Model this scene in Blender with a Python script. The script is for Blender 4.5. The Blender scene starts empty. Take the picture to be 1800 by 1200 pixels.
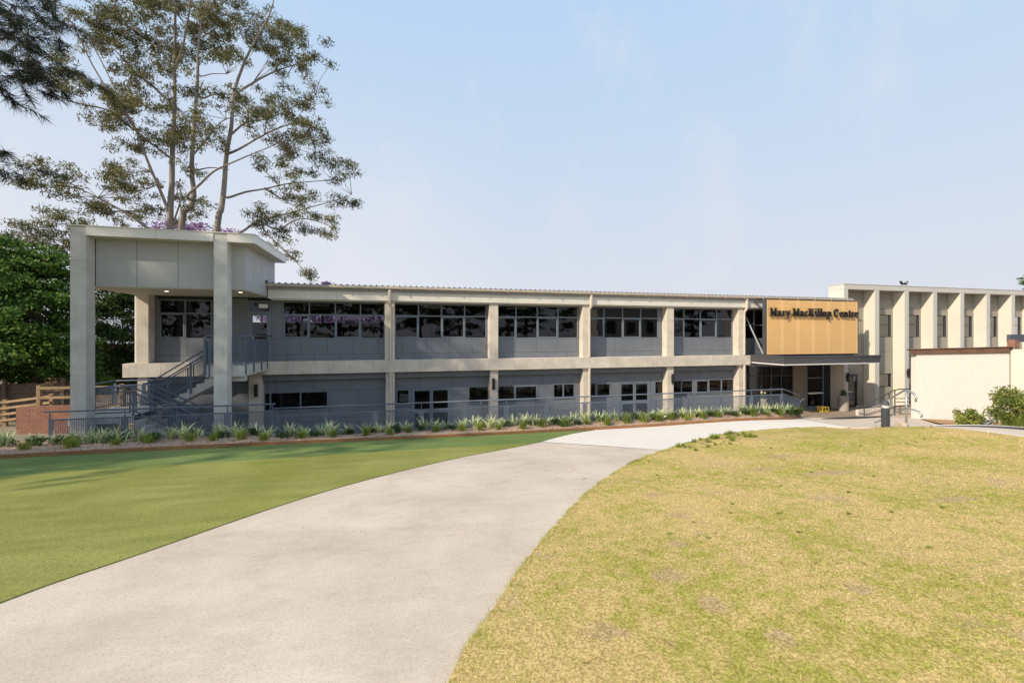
import bpy, bmesh, math, random
import numpy as np
from mathutils import Vector, Matrix
from mathutils.geometry import delaunay_2d_cdt
random.seed(7); RNG = np.random.default_rng(7)
C = bpy.context.scene.collection
R = math.radians

# ------------------------------------------------------------------ materials
def newmat(name):
    m = bpy.data.materials.new(name); m.use_nodes = True
    nt = m.node_tree; nt.nodes.clear()
    out = nt.nodes.new('ShaderNodeOutputMaterial')
    return m, nt, out

def N(nt, typ, **kw):
    n = nt.nodes.new(typ)
    for k, v in kw.items():
        if k.startswith('i_'):
            key = k[2:]
            key = int(key) if key.isdigit() else key.replace('_', ' ')
            n.inputs[key].default_value = v
        else: setattr(n, k, v)
    return n

def mix(nt, a, b, fac, blend='MIX'):
    n = nt.nodes.new('ShaderNodeMix'); n.data_type = 'RGBA'; n.blend_type = blend
    def put(i, v):
        if isinstance(v, bpy.types.NodeSocket): nt.links.new(v, n.inputs[i])
        else: n.inputs[i].default_value = (v if not isinstance(v, (tuple, list)) else (v[0], v[1], v[2], 1.0))
    put(6, a); put(7, b); put(0, fac)
    return n.outputs[2]

def noise(nt, co, scale, detail=4, rough=.6, stretch=None):
    n = nt.nodes.new('ShaderNodeTexNoise'); n.inputs['Scale'].default_value = scale
    n.inputs['Detail'].default_value = detail; n.inputs['Roughness'].default_value = rough
    if stretch:
        mp = nt.nodes.new('ShaderNodeMapping'); mp.inputs['Scale'].default_value = stretch
        nt.links.new(co, mp.inputs[0]); co = mp.outputs[0]
    nt.links.new(co, n.inputs['Vector'])
    return n.outputs['Fac']

def ramp(nt, fac, lo, hi, a=(0, 0, 0), b=(1, 1, 1)):
    n = nt.nodes.new('ShaderNodeValToRGB')
    n.color_ramp.elements[0].position = lo; n.color_ramp.elements[1].position = hi
    n.color_ramp.elements[0].color = (*a, 1); n.color_ramp.elements[1].color = (*b, 1)
    nt.links.new(fac, n.inputs[0]); return n.outputs[0]

def bump(nt, h, strength, dist=.01):
    n = nt.nodes.new('ShaderNodeBump'); n.inputs['Strength'].default_value = strength
    n.inputs['Distance'].default_value = dist
    nt.links.new(h, n.inputs['Height']); return n.outputs[0]

def surf(name, col, rough=.7, var=.25, scale=1.5, fine=40, bmp=.2, bdist=.004, metal=0, stretch=None, grime=0, spec=.3):
    """paint / concrete / metal: base colour broken up by large and fine noise"""
    m, nt, out = newmat(name)
    co = nt.nodes.new('ShaderNodeTexCoord').outputs['Object']
    g = nt.nodes.new('ShaderNodeNewGeometry').outputs['Position']
    big = noise(nt, g, scale, 5, .65, stretch); fin = noise(nt, g, fine, 3, .6)
    dark = tuple(c*(1-var) for c in col); lite = tuple(min(1, c*(1+var*.6)) for c in col)
    c = mix(nt, dark, lite, ramp(nt, big, .3, .7))
    c = mix(nt, c, tuple(x*.8 for x in col), ramp(nt, fin, .5, .75, (0, 0, 0), (var, var, var)))
    if grime:
        st = noise(nt, g, 3.0, 4, .7, (2.2, 2.2, .25))
        c = mix(nt, c, tuple(x*.45 for x in col), ramp(nt, st, .55, .85, (0, 0, 0), (grime, grime, grime)))
    b = N(nt, 'ShaderNodeBsdfPrincipled')
    b.inputs['Roughness'].default_value = rough; b.inputs['Metallic'].default_value = metal
    b.inputs['Specular IOR Level'].default_value = spec
    nt.links.new(c, b.inputs['Base Color'])
    if bmp: nt.links.new(bump(nt, fin, bmp, bdist), b.inputs['Normal'])
    nt.links.new(b.outputs[0], out.inputs[0]); return m

def leafmat(name, cols, trans=.25, rough=.55):
    m, nt, out = newmat(name)
    geo = nt.nodes.new('ShaderNodeNewGeometry')
    rmp = nt.nodes.new('ShaderNodeValToRGB'); nt.links.new(geo.outputs['Random Per Island'], rmp.inputs[0])
    el = rmp.color_ramp.elements
    while len(el) < len(cols): el.new(.5)
    for i, c in enumerate(cols):
        el[i].position = i/(len(cols)-1); el[i].color = (*c, 1)
    big = noise(nt, geo.outputs['Position'], .55, 3)
    c = mix(nt, rmp.outputs[0], (1.35, 1.3, 1.1), ramp(nt, big, .35, .7), 'MULTIPLY')
    c2 = mix(nt, c, (.55, .6, .6), ramp(nt, big, .3, .5, (1, 1, 1), (0, 0, 0)), 'MULTIPLY')
    d = N(nt, 'ShaderNodeBsdfPrincipled'); d.inputs['Roughness'].default_value = rough
    d.inputs['Specular IOR Level'].default_value = .25 if trans else .03
    t = N(nt, 'ShaderNodeBsdfTranslucent')
    nt.links.new(c2, d.inputs['Base Color']); nt.links.new(c2, t.inputs[0])
    ms = N(nt, 'ShaderNodeMixShader'); ms.inputs[0].default_value = trans
    nt.links.new(d.outputs[0], ms.inputs[1]); nt.links.new(t.outputs[0], ms.inputs[2])
    nt.links.new(ms.outputs[0], out.inputs[0]); return m

def glassmat(name, tint, refl=1.0):
    m, nt, out = newmat(name)
    fr = N(nt, 'ShaderNodeFresnel', i_IOR=1.5)
    mul = N(nt, 'ShaderNodeMath', operation='MULTIPLY'); mul.inputs[1].default_value = refl
    nt.links.new(fr.outputs[0], mul.inputs[0])
    t = N(nt, 'ShaderNodeBsdfTransparent'); t.inputs[0].default_value = (*tint, 1)
    g = N(nt, 'ShaderNodeBsdfGlossy'); g.inputs['Roughness'].default_value = .0
    g.inputs[0].default_value = (.9, .93, 1, 1)
    gpos = nt.nodes.new('ShaderNodeNewGeometry').outputs['Position']
    nt.links.new(bump(nt, noise(nt, gpos, 1.3, 2), .05, .05), g.inputs['Normal'])
    ms = N(nt, 'ShaderNodeMixShader'); nt.links.new(mul.outputs[0], ms.inputs[0])
    nt.links.new(t.outputs[0], ms.inputs[1]); nt.links.new(g.outputs[0], ms.inputs[2])
    nt.links.new(ms.outputs[0], out.inputs[0]); return m

def emis(name, col, s):
    m, nt, out = newmat(name)
    e = N(nt, 'ShaderNodeEmission'); e.inputs[0].default_value = (*col, 1); e.inputs[1].default_value = s
    nt.links.new(e.outputs[0], out.inputs[0]); return m

M = {}
M['concrete'] = surf('concrete', (.66, .59, .50), .85, .20, 1.6, 60, .25, .004, grime=.55)
M['concrete_grey'] = surf('grey_concrete', (.60, .585, .555), .85, .18, 1.6, 60, .25, .004, grime=.45)
M['fascia'] = surf('fascia_panel', (.72, .69, .62), .7, .08, 1.0, 30, .1, .002, grime=.15)
M['white_trim'] = surf('pale_trim', (.74, .72, .68), .6, .05, 1, 30, .05, .001)
M['gutter'] = surf('gutter_paint', (.48, .41, .33), .5, .10, 2, 40, .05, .001)
M['pipe'] = surf('pipe_paint', (.60, .53, .45), .5, .08, 2, 40, .05, .001)
M['roof'] = surf('roof_steel', (.33, .34, .36), .5, .12, 1, 20, .05, .002, metal=.2)
M['clad'] = surf('blue_grey_cladding', (.178, .192, .218), .65, .12, .8, 30, .06, .001, spec=.35)
M['clad_gap'] = surf('cladding_gap', (.035, .038, .043), .8, .1)
M['portico_clad'] = surf('light_grey_cladding', (.43, .435, .435), .6, .06, .7, 30, .05, .001)
M['soffit'] = surf('soffit_board', (.60, .55, .47), .8, .05)
M['white_soffit'] = surf('white_soffit', (.78, .78, .76), .7, .04)
M['frame'] = surf('window_frame_paint', (.17, .20, .235), .45, .06, 2, 30, .02, .001)
M['frame_dark'] = surf('dark_window_frame', (.055, .06, .07), .45, .06, 2, 30, .02, .001)
M['steel'] = surf('railing_paint', (.12, .148, .20), .45, .12, 3, 40, .05, .001)
M['galv'] = surf('galvanised_steel', (.40, .42, .42), .4, .18, 6, 60, .05, .001, metal=.55)
M['charcoal'] = surf('charcoal_paint', (.075, .075, .085), .5, .1, 2, 40, .03, .001)
M['black'] = surf('black_paint', (.018, .018, .02), .45, .1)
M['gold'] = surf('gold_perforated_sheet', (.76, .465, .19), .5, .06, .9, 160, .25, .003)
M['gold_lite'] = surf('gold_sheet_over_frame', (.81, .525, .245), .5, .05, .9, 160, .2, .003)
M['cream'] = surf('cream_panel', (.70, .655, .56), .75, .06, .6, 30, .05, .001, grime=.08)
M['cream_edge'] = surf('pale_blade_edge', (.60, .575, .53), .75, .06, .6, 30, .05, .001)
M['taupe'] = surf('taupe_panel', (.34, .315, .27), .7, .10, .9, 30, .05, .001)
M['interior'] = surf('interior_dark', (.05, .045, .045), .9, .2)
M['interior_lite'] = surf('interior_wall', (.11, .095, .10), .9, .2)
M['door_dark'] = surf('dark_navy_panel', (.03, .035, .045), .5, .1)
M['beige_wall'] = surf('beige_wall', (.22, .195, .165), .8, .08)
M['timber'] = surf('brown_timber', (.33, .17, .08), .85, .3, 3, 50, .3, .004, stretch=(1, 6, 6))
M['pine'] = surf('treated_pine', (.36, .25, .14), .85, .3, 3, 50, .3, .004)
M['oldwood'] = surf('weathered_timber', (.17, .13, .10), .9, .3, 3, 50, .3, .004)
M['roofbeam'] = surf('stained_beam', (.14, .075, .05), .8, .4, 3, 50, .3, .004)
M['planter'] = surf('planter_concrete', (.36, .335, .30), .9, .15, 4, 60, .3, .004)
M['crate'] = surf('yellow_plastic', (.62, .42, .06), .5, .1)
M['bark'] = surf('gum_bark', (.30, .25, .21), .85, .45, 1.2, 12, .4, .02, stretch=(1, 1, .35))
M['bark_dark'] = surf('dark_bark', (.11, .085, .065), .9, .3, 3, 20, .5, .02)
M['roof_tile'] = surf('grey_roof_tile', (.30, .32, .36), .7, .2, 2, 30, .2, .01)
M['housebrick'] = surf('house_brick', (.20, .12, .085), .9, .25, 2, 30, .2, .01)
M['glass'] = glassmat('tinted_glass', (.60, .60, .64), 1.15)
M['glass_clear'] = glassmat('light_glass', (.55, .55, .56), 1.1)
M['glass_warm'] = glassmat('warm_glass', (.5, .46, .44), 2.6)
M['lamp_lit'] = emis('downlight_glow', (1, .93, .8), 4)
M['led'] = emis('strip_light_glow', (1, .97, .92), 1.1)
M['clearplastic'] = surf('lens_plastic', (.6, .6, .62), .15, .05, spec=.8)
M['eave_dark'] = surf('dark_eave', (.10, .11, .14), .6, .1)

M['leaf_gum'] = leafmat('gum_leaf', [(.05, .066, .034), (.11, .125, .055), (.19, .185, .075), (.25, .20, .095), (.15, .17, .085)], .3)
M['leaf_dense'] = leafmat('dense_leaf', [(.022, .06, .012), (.055, .13, .024), (.11, .21, .038), (.18, .28, .06)], .3)
M['leaf_mid'] = leafmat('mid_leaf', [(.028, .056, .016), (.065, .12, .03), (.13, .17, .05)], .3)
M['leaf_cas'] = leafmat('casuarina_needle', [(.018, .024, .018), (.035, .045, .03), (.06, .065, .04)], .15)
M['leaf_jac'] = leafmat('jacaranda_flower', [(.30, .18, .42), (.44, .28, .58), (.54, .38, .64), (.20, .19, .14)], .3)
M['leaf_shrub'] = leafmat('shrub_leaf', [(.08, .14, .022), (.18, .25, .05), (.31, .35, .09), (.34, .24, .10)], .25)
M['leaf_var'] = leafmat('striped_leaf', [(.28, .37, .18), (.52, .57, .34), (.68, .70, .46), (.22, .32, .12)], .2)
M['leaf_grass'] = leafmat('yellow_green_leaf', [(.12, .18, .03), (.22, .28, .05), (.34, .37, .09)], .25)
M['leaf_low'] = leafmat('low_shrub_leaf', [(.025, .055, .015), (.05, .095, .025), (.09, .13, .035)], .2)
M['leaf_grey'] = leafmat('grey_leaf', [(.20, .24, .24), (.30, .34, .34)], .1)
M['petal'] = leafmat('pale_petal', [(.7, .5, .45), (.8, .7, .62)], .2)
M['litter'] = leafmat('dry_leaf', [(.14, .07, .035), (.26, .15, .08), (.36, .24, .13), (.10, .07, .05)], 0)
M['chips'] = leafmat('bark_chip', [(.32, .18, .11), (.48, .31, .21), (.60, .44, .32), (.24, .14, .09), (.68, .54, .42)], 0, .9)
def N2(nt, f):
    h = N(nt, 'ShaderNodeMath', operation='MULTIPLY'); h.inputs[1].default_value = .5; nt.links.new(f.outputs[0], h.inputs[0]); return h.outputs[0]
def blade_mat():
    m, nt, out = newmat('grass_blade'); geo = nt.nodes.new('ShaderNodeNewGeometry'); g = geo.outputs['Position']
    patch = noise(nt, g, .55, 6, .62); mid = noise(nt, g, 5.5, 4, .7)
    straw = nt.nodes.new('ShaderNodeValToRGB'); nt.links.new(geo.outputs['Random Per Island'], straw.inputs[0])
    straw.color_ramp.elements[0].color = (.46, .335, .105, 1); straw.color_ramp.elements[1].color = (.92, .70, .32, 1)
    green = nt.nodes.new('ShaderNodeValToRGB'); nt.links.new(geo.outputs['Random Per Island'], green.inputs[0])
    green.color_ramp.elements[0].color = (.30, .30, .045, 1); green.color_ramp.elements[1].color = (.64, .57, .125, 1)
    f = N(nt, 'ShaderNodeMath', operation='ADD'); nt.links.new(patch, f.inputs[0]); nt.links.new(mid, f.inputs[1])
    c = mix(nt, green.outputs[0], straw.outputs[0], ramp(nt, N2(nt, f), .41, .545))
    p = N(nt, 'ShaderNodeBsdfPrincipled'); p.inputs['Roughness'].default_value = .9; p.inputs['Specular IOR Level'].default_value = .08
    nt.links.new(c, p.inputs['Base Color']); nt.links.new(p.outputs[0], out.inputs[0]); M['blade'] = m
blade_mat()
M['weed'] = leafmat('weed_leaf', [(.12, .17, .045), (.22, .26, .08), (.34, .34, .13)], .2)

def brick(name, c1, c2, mortar, bw, bh, ms, bmp=.5, var=.72):
    m, nt, out = newmat(name)
    g = nt.nodes.new('ShaderNodeTexCoord').outputs['Object']
    sep = N(nt, 'ShaderNodeSeparateXYZ'); nt.links.new(g, sep.inputs[0])
    comb = N(nt, 'ShaderNodeCombineXYZ')
    nt.links.new(sep.outputs[0], comb.inputs[0]); nt.links.new(sep.outputs[2], comb.inputs[1])
    b = N(nt, 'ShaderNodeTexBrick'); nt.links.new(comb.outputs[0], b.inputs['Vector'])
    b.inputs['Color1'].default_value = (*c1, 1); b.inputs['Color2'].default_value = (*c2, 1)
    b.inputs['Mortar'].default_value = (*mortar, 1); b.inputs['Scale'].default_value = 1
    b.inputs['Brick Width'].default_value = bw; b.inputs['Row Height'].default_value = bh
    b.inputs['Mortar Size'].default_value = ms; b.inputs['Mortar Smooth'].default_value = .3
    nz = noise(nt, g, 6, 5)
    c = mix(nt, b.outputs[0], (var, var, var), ramp(nt, nz, .35, .75), 'MULTIPLY')
    p = N(nt, 'ShaderNodeBsdfPrincipled'); p.inputs['Roughness'].default_value = .85
    nt.links.new(c, p.inputs['Base Color'])
    nt.links.new(bump(nt, b.outputs['Fac'], -bmp, .008), p.inputs['Normal'])
    nt.links.new(p.outputs[0], out.inputs[0]); return m
M['redbrick'] = brick('red_brick', (.36, .15, .085), (.27, .11, .07), (.33, .26, .22), .24, .086, .008)
M['whitebrick'] = brick('white_painted_brick', (.625, .60, .56), (.605, .58, .54), (.52, .495, .46), .24, .086, .009, .5, .93)

SOIL = []
for d_, n_, ra, rb in ((4.45, .36, .20, .22), (3.45, .22, .20, .14), (5.3, .38, .2, .12), (6.4, .385, .26, .13), (3.9, .46, .17, .18), (9.2, .74, 1.0, .25), (9.6, .58, .6, .2), (4.1, .80, .16, .13), (7.2, 1.02, .7, .15), (3.4, .62, .13, .13), (7.5, .33, .3, .15), (11.2, .62, .6, .25)):
    SOIL.append(((.968*n_+.2495)*d_, (-.2495*n_+.968)*d_, ra, rb))
def soil_mask(nt, g):
    nz = N(nt, 'ShaderNodeTexNoise', i_Scale=4.5, i_Detail=6.0, i_Roughness=.7); nt.links.new(g, nz.inputs['Vector'])
    of = N(nt, 'ShaderNodeVectorMath', operation='MULTIPLY_ADD'); nt.links.new(nz.outputs['Color'], of.inputs[0]); of.inputs[1].default_value = (.42, .42, 0); nt.links.new(g, of.inputs[2])
    prev = None
    for x, y, ra, rb in SOIL:
        a = N(nt, 'ShaderNodeVectorMath', operation='SUBTRACT'); nt.links.new(of.outputs[0], a.inputs[0]); a.inputs[1].default_value = (x+.21, y+.21, 0)
        b = N(nt, 'ShaderNodeVectorMath', operation='MULTIPLY'); nt.links.new(a.outputs[0], b.inputs[0]); b.inputs[1].default_value = (1/ra, 1/rb, 0)
        l = N(nt, 'ShaderNodeVectorMath', operation='LENGTH'); nt.links.new(b.outputs[0], l.inputs[0])
        if prev is None: prev = l.outputs['Value']
        else:
            mn = N(nt, 'ShaderNodeMath', operation='MINIMUM'); nt.links.new(prev, mn.inputs[0]); nt.links.new(l.outputs['Value'], mn.inputs[1]); prev = mn.outputs[0]
    return ramp(nt, prev, .55, 1.15, (.85, .85, .85), (0, 0, 0))
def ground_mats():
    # dry lawn soil + thatch under the blades
    m, nt, out = newmat('dry_lawn'); g = nt.nodes.new('ShaderNodeNewGeometry').outputs['Position']
    patch = noise(nt, g, .55, 6, .62); mid = noise(nt, g, 3.2, 5, .65); fin = noise(nt, g, 38, 4, .7); vf = noise(nt, g, 120, 3, .7)
    mid = noise(nt, g, 5.5, 4, .7)
    f = N(nt, 'ShaderNodeMath', operation='ADD'); nt.links.new(patch, f.inputs[0]); nt.links.new(mid, f.inputs[1])
    c = mix(nt, (.46, .44, .10), (.74, .555, .245), ramp(nt, N2(nt, f), .41, .545))
    soil = noise(nt, g, 1.15, 5, .6)
    c = mix(nt, c, (.60, .45, .29), ramp(nt, soil, .60, .70, (0, 0, 0), (.7, .7, .7)))
    c = mix(nt, c, (.62, .45, .25), soil_mask(nt, g))
    c = mix(nt, c, (.52, .47, .40), ramp(nt, fin, .42, .62, (1, 1, 1), (0, 0, 0)), 'MULTIPLY')
    c = mix(nt, c, (1.25, 1.2, 1.15), ramp(nt, vf, .5, .75), 'MULTIPLY')
    p = N(nt, 'ShaderNodeBsdfPrincipled'); p.inputs['Roughness'].default_value = .95; p.inputs['Specular IOR Level'].default_value = .1
    nt.links.new(c, p.inputs['Base Color']); nt.links.new(bump(nt, fin, .5, .02), p.inputs['Normal'])
    nt.links.new(p.outputs[0], out.inputs[0]); M['lawn'] = m
    # synthetic turf (two lots of pile)
    for nm, a, b in (('turf', (.285, .29, .068), (.375, .365, .11)), ('turf_vivid', (.19, .25, .080), (.23, .29, .10))):
        m, nt, out = newmat(nm); g = nt.nodes.new('ShaderNodeNewGeometry').outputs['Position']
        big = noise(nt, g, .45, 5, .6); fin = noise(nt, g, 45, 4, .75); vf = noise(nt, g, 150, 2, .7)
        streak = noise(nt, g, 1.2, 3, .5, (.6, 2.5, 1))
        c = mix(nt, a, b, ramp(nt, big, .35, .65))
        c = mix(nt, c, (.82, .86, .8), ramp(nt, streak, .4, .65), 'MULTIPLY')
        c = mix(nt, c, (.55, .58, .5), ramp(nt, fin, .38, .6, (1, 1, 1), (0, 0, 0)), 'MULTIPLY')
        c = mix(nt, c, (1.3, 1.25, 1.2), ramp(nt, vf, .5, .75), 'MULTIPLY')
        p = N(nt, 'ShaderNodeBsdfPrincipled'); p.inputs['Roughness'].default_value = .85; p.inputs['Specular IOR Level'].default_value = .15
        nt.links.new(c, p.inputs['Base Color']); nt.links.new(bump(nt, fin, .5, .015), p.inputs['Normal'])
        nt.links.new(p.outputs[0], out.inputs[0]); M[nm] = m
    # concrete paving
    for nm, a, b, st in (('path', (.69, .575, .47), (.575, .475, .385), .75), ('path_white', (.78, .71, .63), (.75, .68, .605), .2), ('path_beige', (.66, .55, .45), (.60, .50, .41), .35), ('tile', (.36, .29, .225), (.31, .245, .19), .4)):
        m, nt, out = newmat(nm); g = nt.nodes.new('ShaderNodeNewGeometry').outputs['Position']
        big = noise(nt, g, .55, 6, .62); st1 = noise(nt, g, 1.4, 8, .78, (1, 1.5, 1)); fin = noise(nt, g, 48, 5, .8); vf = noise(nt, g, 170, 2, .6)
        c = mix(nt, b, a, ramp(nt, big, .35, .62))
        c = mix(nt, c, (.84, .82, .80), ramp(nt, st1, .46, .66, (0, 0, 0), (st, st, st)), 'MULTIPLY')
        c = mix(nt, c, (.66, .64, .62), ramp(nt, fin, .48, .68, (0, 0, 0), (st, st, st)), 'MULTIPLY')
        c = mix(nt, c, (.55, .52, .5), ramp(nt, vf, .64, .74, (0, 0, 0), (st*.8, st*.8, st*.8)), 'MULTIPLY')
        p = N(nt, 'ShaderNodeBsdfPrincipled'); p.inputs['Roughness'].default_value = .9; p.inputs['Specular IOR Level'].default_value = .15
        nt.links.new(c, p.inputs['Base Color']); nt.links.new(bump(nt, fin, .3, .006), p.inputs['Normal'])
        nt.links.new(p.outputs[0], out.inputs[0]); M[nm] = m
    m, nt, out = newmat('mulch'); g = nt.nodes.new('ShaderNodeNewGeometry').outputs['Position']
    v = N(nt, 'ShaderNodeTexVoronoi', i_Scale=22); nt.links.new(g, v.inputs['Vector'])
    c = mix(nt, (.30, .18, .12), (.58, .42, .31), v.outputs['Color'])
    nz = noise(nt, g, 1.5, 4)
    c = mix(nt, c, (.40, .33, .25), ramp(nt, nz, .4, .7, (0, 0, 0), (.6, .6, .6)))
    p = N(nt, 'ShaderNodeBsdfPrincipled'); p.inputs['Roughness'].default_value = .95
    nt.links.new(c, p.inputs['Base Color']); nt.links.new(bump(nt, v.outputs['Distance'], .8, .03), p.inputs['Normal'])
    nt.links.new(p.outputs[0], out.inputs[0]); M['mulch'] = m
    M['soil'] = surf('bare_soil', (.53, .41, .265), .95, .3, 6, 45, .7, .012)
    M['earth'] = surf('earth', (.30, .235, .16), .95, .3, .5, 20, .4, .02)
    M['orange_earth'] = surf('orange_earth', (.42, .24, .12), .95, .3, 1.5, 30, .5, .02)
ground_mats()

# ------------------------------------------------------------------ mesh helpers
class MB:
    def __init__(s): s.v = []; s.f = []; s.mi = []
    def add(s, vs, fs, mi=0):
        o = len(s.v); s.v += [tuple(p) for p in vs]
        s.f += [tuple(i+o for i in f) for f in fs]; s.mi += [mi]*len(fs); return s
    def box(s, x0, x1, y0, y1, z0, z1, mi=0):
        v = [(x0, y0, z0), (x1, y0, z0), (x1, y1, z0), (x0, y1, z0), (x0, y0, z1), (x1, y0, z1), (x1, y1, z1), (x0, y1, z1)]
        return s.add(v, [(0, 3, 2, 1), (4, 5, 6, 7), (0, 1, 5, 4), (1, 2, 6, 5), (2, 3, 7, 6), (3, 0, 4, 7)], mi)
    def bar(s, a, b, w, h, mi=0, up=(0, 0, 1)):
        a = Vector(a); b = Vector(b); d = (b-a).normalized(); u = Vector(up)
        r = d.cross(u)
        if r.length < 1e-4: r = d.cross(Vector((0, 1, 0)))
        r.normalize(); u = r.cross(d).normalized()
        vs = [p+r*(w/2*sx)+u*(h/2*sz) for p in (a, b) for sx, sz in ((-1, -1), (1, -1), (1, 1), (-1, 1))]
        return s.add(vs, [(0, 1, 2, 3), (7, 6, 5, 4), (0, 4, 5, 1), (1, 5, 6, 2), (2, 6, 7, 3), (3, 7, 4, 0)], mi)
    def tube(s, pts, r, n=8, mi=0, cap=True):
        pts = [Vector(p) for p in pts]; rs = r if isinstance(r, (list, tuple)) else [r]*len(pts)
        t0 = (pts[1]-pts[0]).normalized()
        nrm = t0.cross(Vector((0, 0, 1)))
        if nrm.length < .05: nrm = t0.cross(Vector((0, 1, 0)))
        nrm.normalize(); rings = []; vs = []
        for i, p in enumerate(pts):
            t = (pts[min(i+1, len(pts)-1)]-pts[max(i-1, 0)]).normalized()
            nrm = (nrm-t*nrm.dot(t)).normalized(); bn = t.cross(nrm)
            for k in range(n):
                a = 2*math.pi*k/n
                vs.append(p+(nrm*math.cos(a)+bn*math.sin(a))*rs[i])
        fs = []
        for i in range(len(pts)-1):
            for k in range(n):
                k2 = (k+1) % n
                fs.append((i*n+k, i*n+k2, (i+1)*n+k2, (i+1)*n+k))
        if cap:
            fs.append(tuple(reversed(range(n)))); fs.append(tuple(range((len(pts)-1)*n, len(pts)*n)))
        return s.add(vs, fs, mi)
    def lathe(s, prof, cx, cy, z0, n=20, mi=0):
        vs = []; fs = []
        for r, z in prof:
            for k in range(n):
                a = 2*math.pi*k/n; vs.append((cx+r*math.cos(a), cy+r*math.sin(a), z0+z))
        for i in range(len(prof)-1):
            for k in range(n):
                k2 = (k+1) % n; fs.append((i*n+k, i*n+k2, (i+1)*n+k2, (i+1)*n+k))
        fs.append(tuple(reversed(range(n)))); fs.append(tuple(range((len(prof)-1)*n, len(prof)*n)))
        return s.add(vs, fs, mi)
    def prism(s, poly, axis, a, b, mi=0):
        n = len(poly)
        def P(p, t): return {'y': (p[0], t, p[1]), 'x': (t, p[0], p[1]), 'z': (p[0], p[1], t)}[axis]
        vs = [P(p, a) for p in poly]+[P(p, b) for p in poly]
        fs = [tuple(range(n)), tuple(range(2*n-1, n-1, -1))]+[(i, i+n, (i+1) % n+n, (i+1) % n) for i in range(n)]
        return s.add(vs, fs, mi)
    def build(s, name, mats, parent=None, bevel=0, smooth=False, loc=None):
        single = len(s.f) == 1
        me = bpy.data.meshes.new(name)
        if loc is not None:
            L = Vector(loc); s.v = [tuple(Vector(p)-L) for p in s.v]
        me.from_pydata(s.v, [], s.f)
        mats = mats if isinstance(mats, (list, tuple)) else [mats]
        for m in mats: me.materials.append(M[m])
        me.polygons.foreach_set('material_index', s.mi)
        bm = bmesh.new(); bm.from_mesh(me); 
        if not single: bmesh.ops.recalc_face_normals(bm, faces=bm.faces)
        bm.to_mesh(me); bm.free()
        if smooth:
            me.polygons.foreach_set('use_smooth', [True]*len(me.polygons))
        o = bpy.data.objects.new(name, me); C.objects.link(o)
        if loc is not None: o.location = loc
        if bevel:
            bv = o.modifiers.new('bevel', 'BEVEL'); bv.width = bevel; bv.segments = 2; bv.limit_method = 'ANGLE'; bv.angle_limit = R(40)
        if parent is not None:
            o.parent = parent
            # parents are unrotated empties: keep the part where it was modelled
            pw = parent.location.copy(); pp = parent.parent
            while pp is not None: pw += pp.location; pp = pp.parent
            o.location = Vector(o.location)-pw
        return o

def tag(o, label=None, cat=None, group=None, kind=None):
    if label: o['label'] = label
    if cat: o['category'] = cat
    if group: o['group'] = group
    if kind: o['kind'] = kind
    return o
def empty(name, loc, label, cat, group=None):
    o = bpy.data.objects.new(name, None); o.empty_display_size = .2; C.objects.link(o); o.location = loc
    return tag(o, label, cat, group)
def copy_tree(o, parent=None):
    c = o.copy(); C.objects.link(c)
    if parent is not None: c.parent = parent
    for ch in list(o.children): copy_tree(ch, c)
    return c

def np_mesh(name, V, F, mat, parent=None, smooth=False):
    """V (n,3), F (m,k) numpy"""
    me = bpy.data.meshes.new(name); k = F.shape[1]
    me.vertices.add(len(V)); me.vertices.foreach_set('co', V.astype(np.float32).ravel())
    me.loops.add(F.size); me.loops.foreach_set('vertex_index', F.astype(np.int32).ravel())
    me.polygons.add(len(F)); me.polygons.foreach_set('loop_start', (np.arange(len(F))*k).astype(np.int32))
    me.update(calc_edges=True)
    me.materials.append(M[mat])
    o = bpy.data.objects.new(name, me); C.objects.link(o)
    if parent is not None:
        o.parent = parent; o.location = -parent.location
    return o

def leaf_arrays(P, L, W, droop=0., jitter=.4, fold=0):
    n = len(P)
    d = RNG.normal(size=(n, 3)); d[:, 2] -= droop*2.0
    d /= np.linalg.norm(d, axis=1)[:, None]
    q = RNG.normal(size=(n, 3)); s = np.cross(d, q); s /= np.linalg.norm(s, axis=1)[:, None]
    l = L*(1+jitter*RNG.uniform(-1, 1, n))[:, None]; w = W*(1+jitter*RNG.uniform(-1, 1, n))[:, None]
    V = np.empty((n, 4, 3))
    V[:, 0] = P-d*l*.5; V[:, 1] = P+s*w*.5-d*l*.08; V[:, 2] = P+d*l*.5; V[:, 3] = P-s*w*.5-d*l*.08
    return V.reshape(-1, 3), np.arange(4*n).reshape(n, 4)
def leaves(name, P, L, W, mat, parent=None, droop=0., jitter=.4):
    V, F = leaf_arrays(np.asarray(P), L, W, droop, jitter)
    return np_mesh(name, V, F, mat, parent)
def blob(c, r, n, shell=.5):
    d = RNG.normal(size=(n, 3)); d /= np.linalg.norm(d, axis=1)[:, None]
    u = RNG.uniform(0, 1, n)**(shell/1.5)
    return np.asarray(c)+d*u[:, None]*np.asarray(r)

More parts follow.
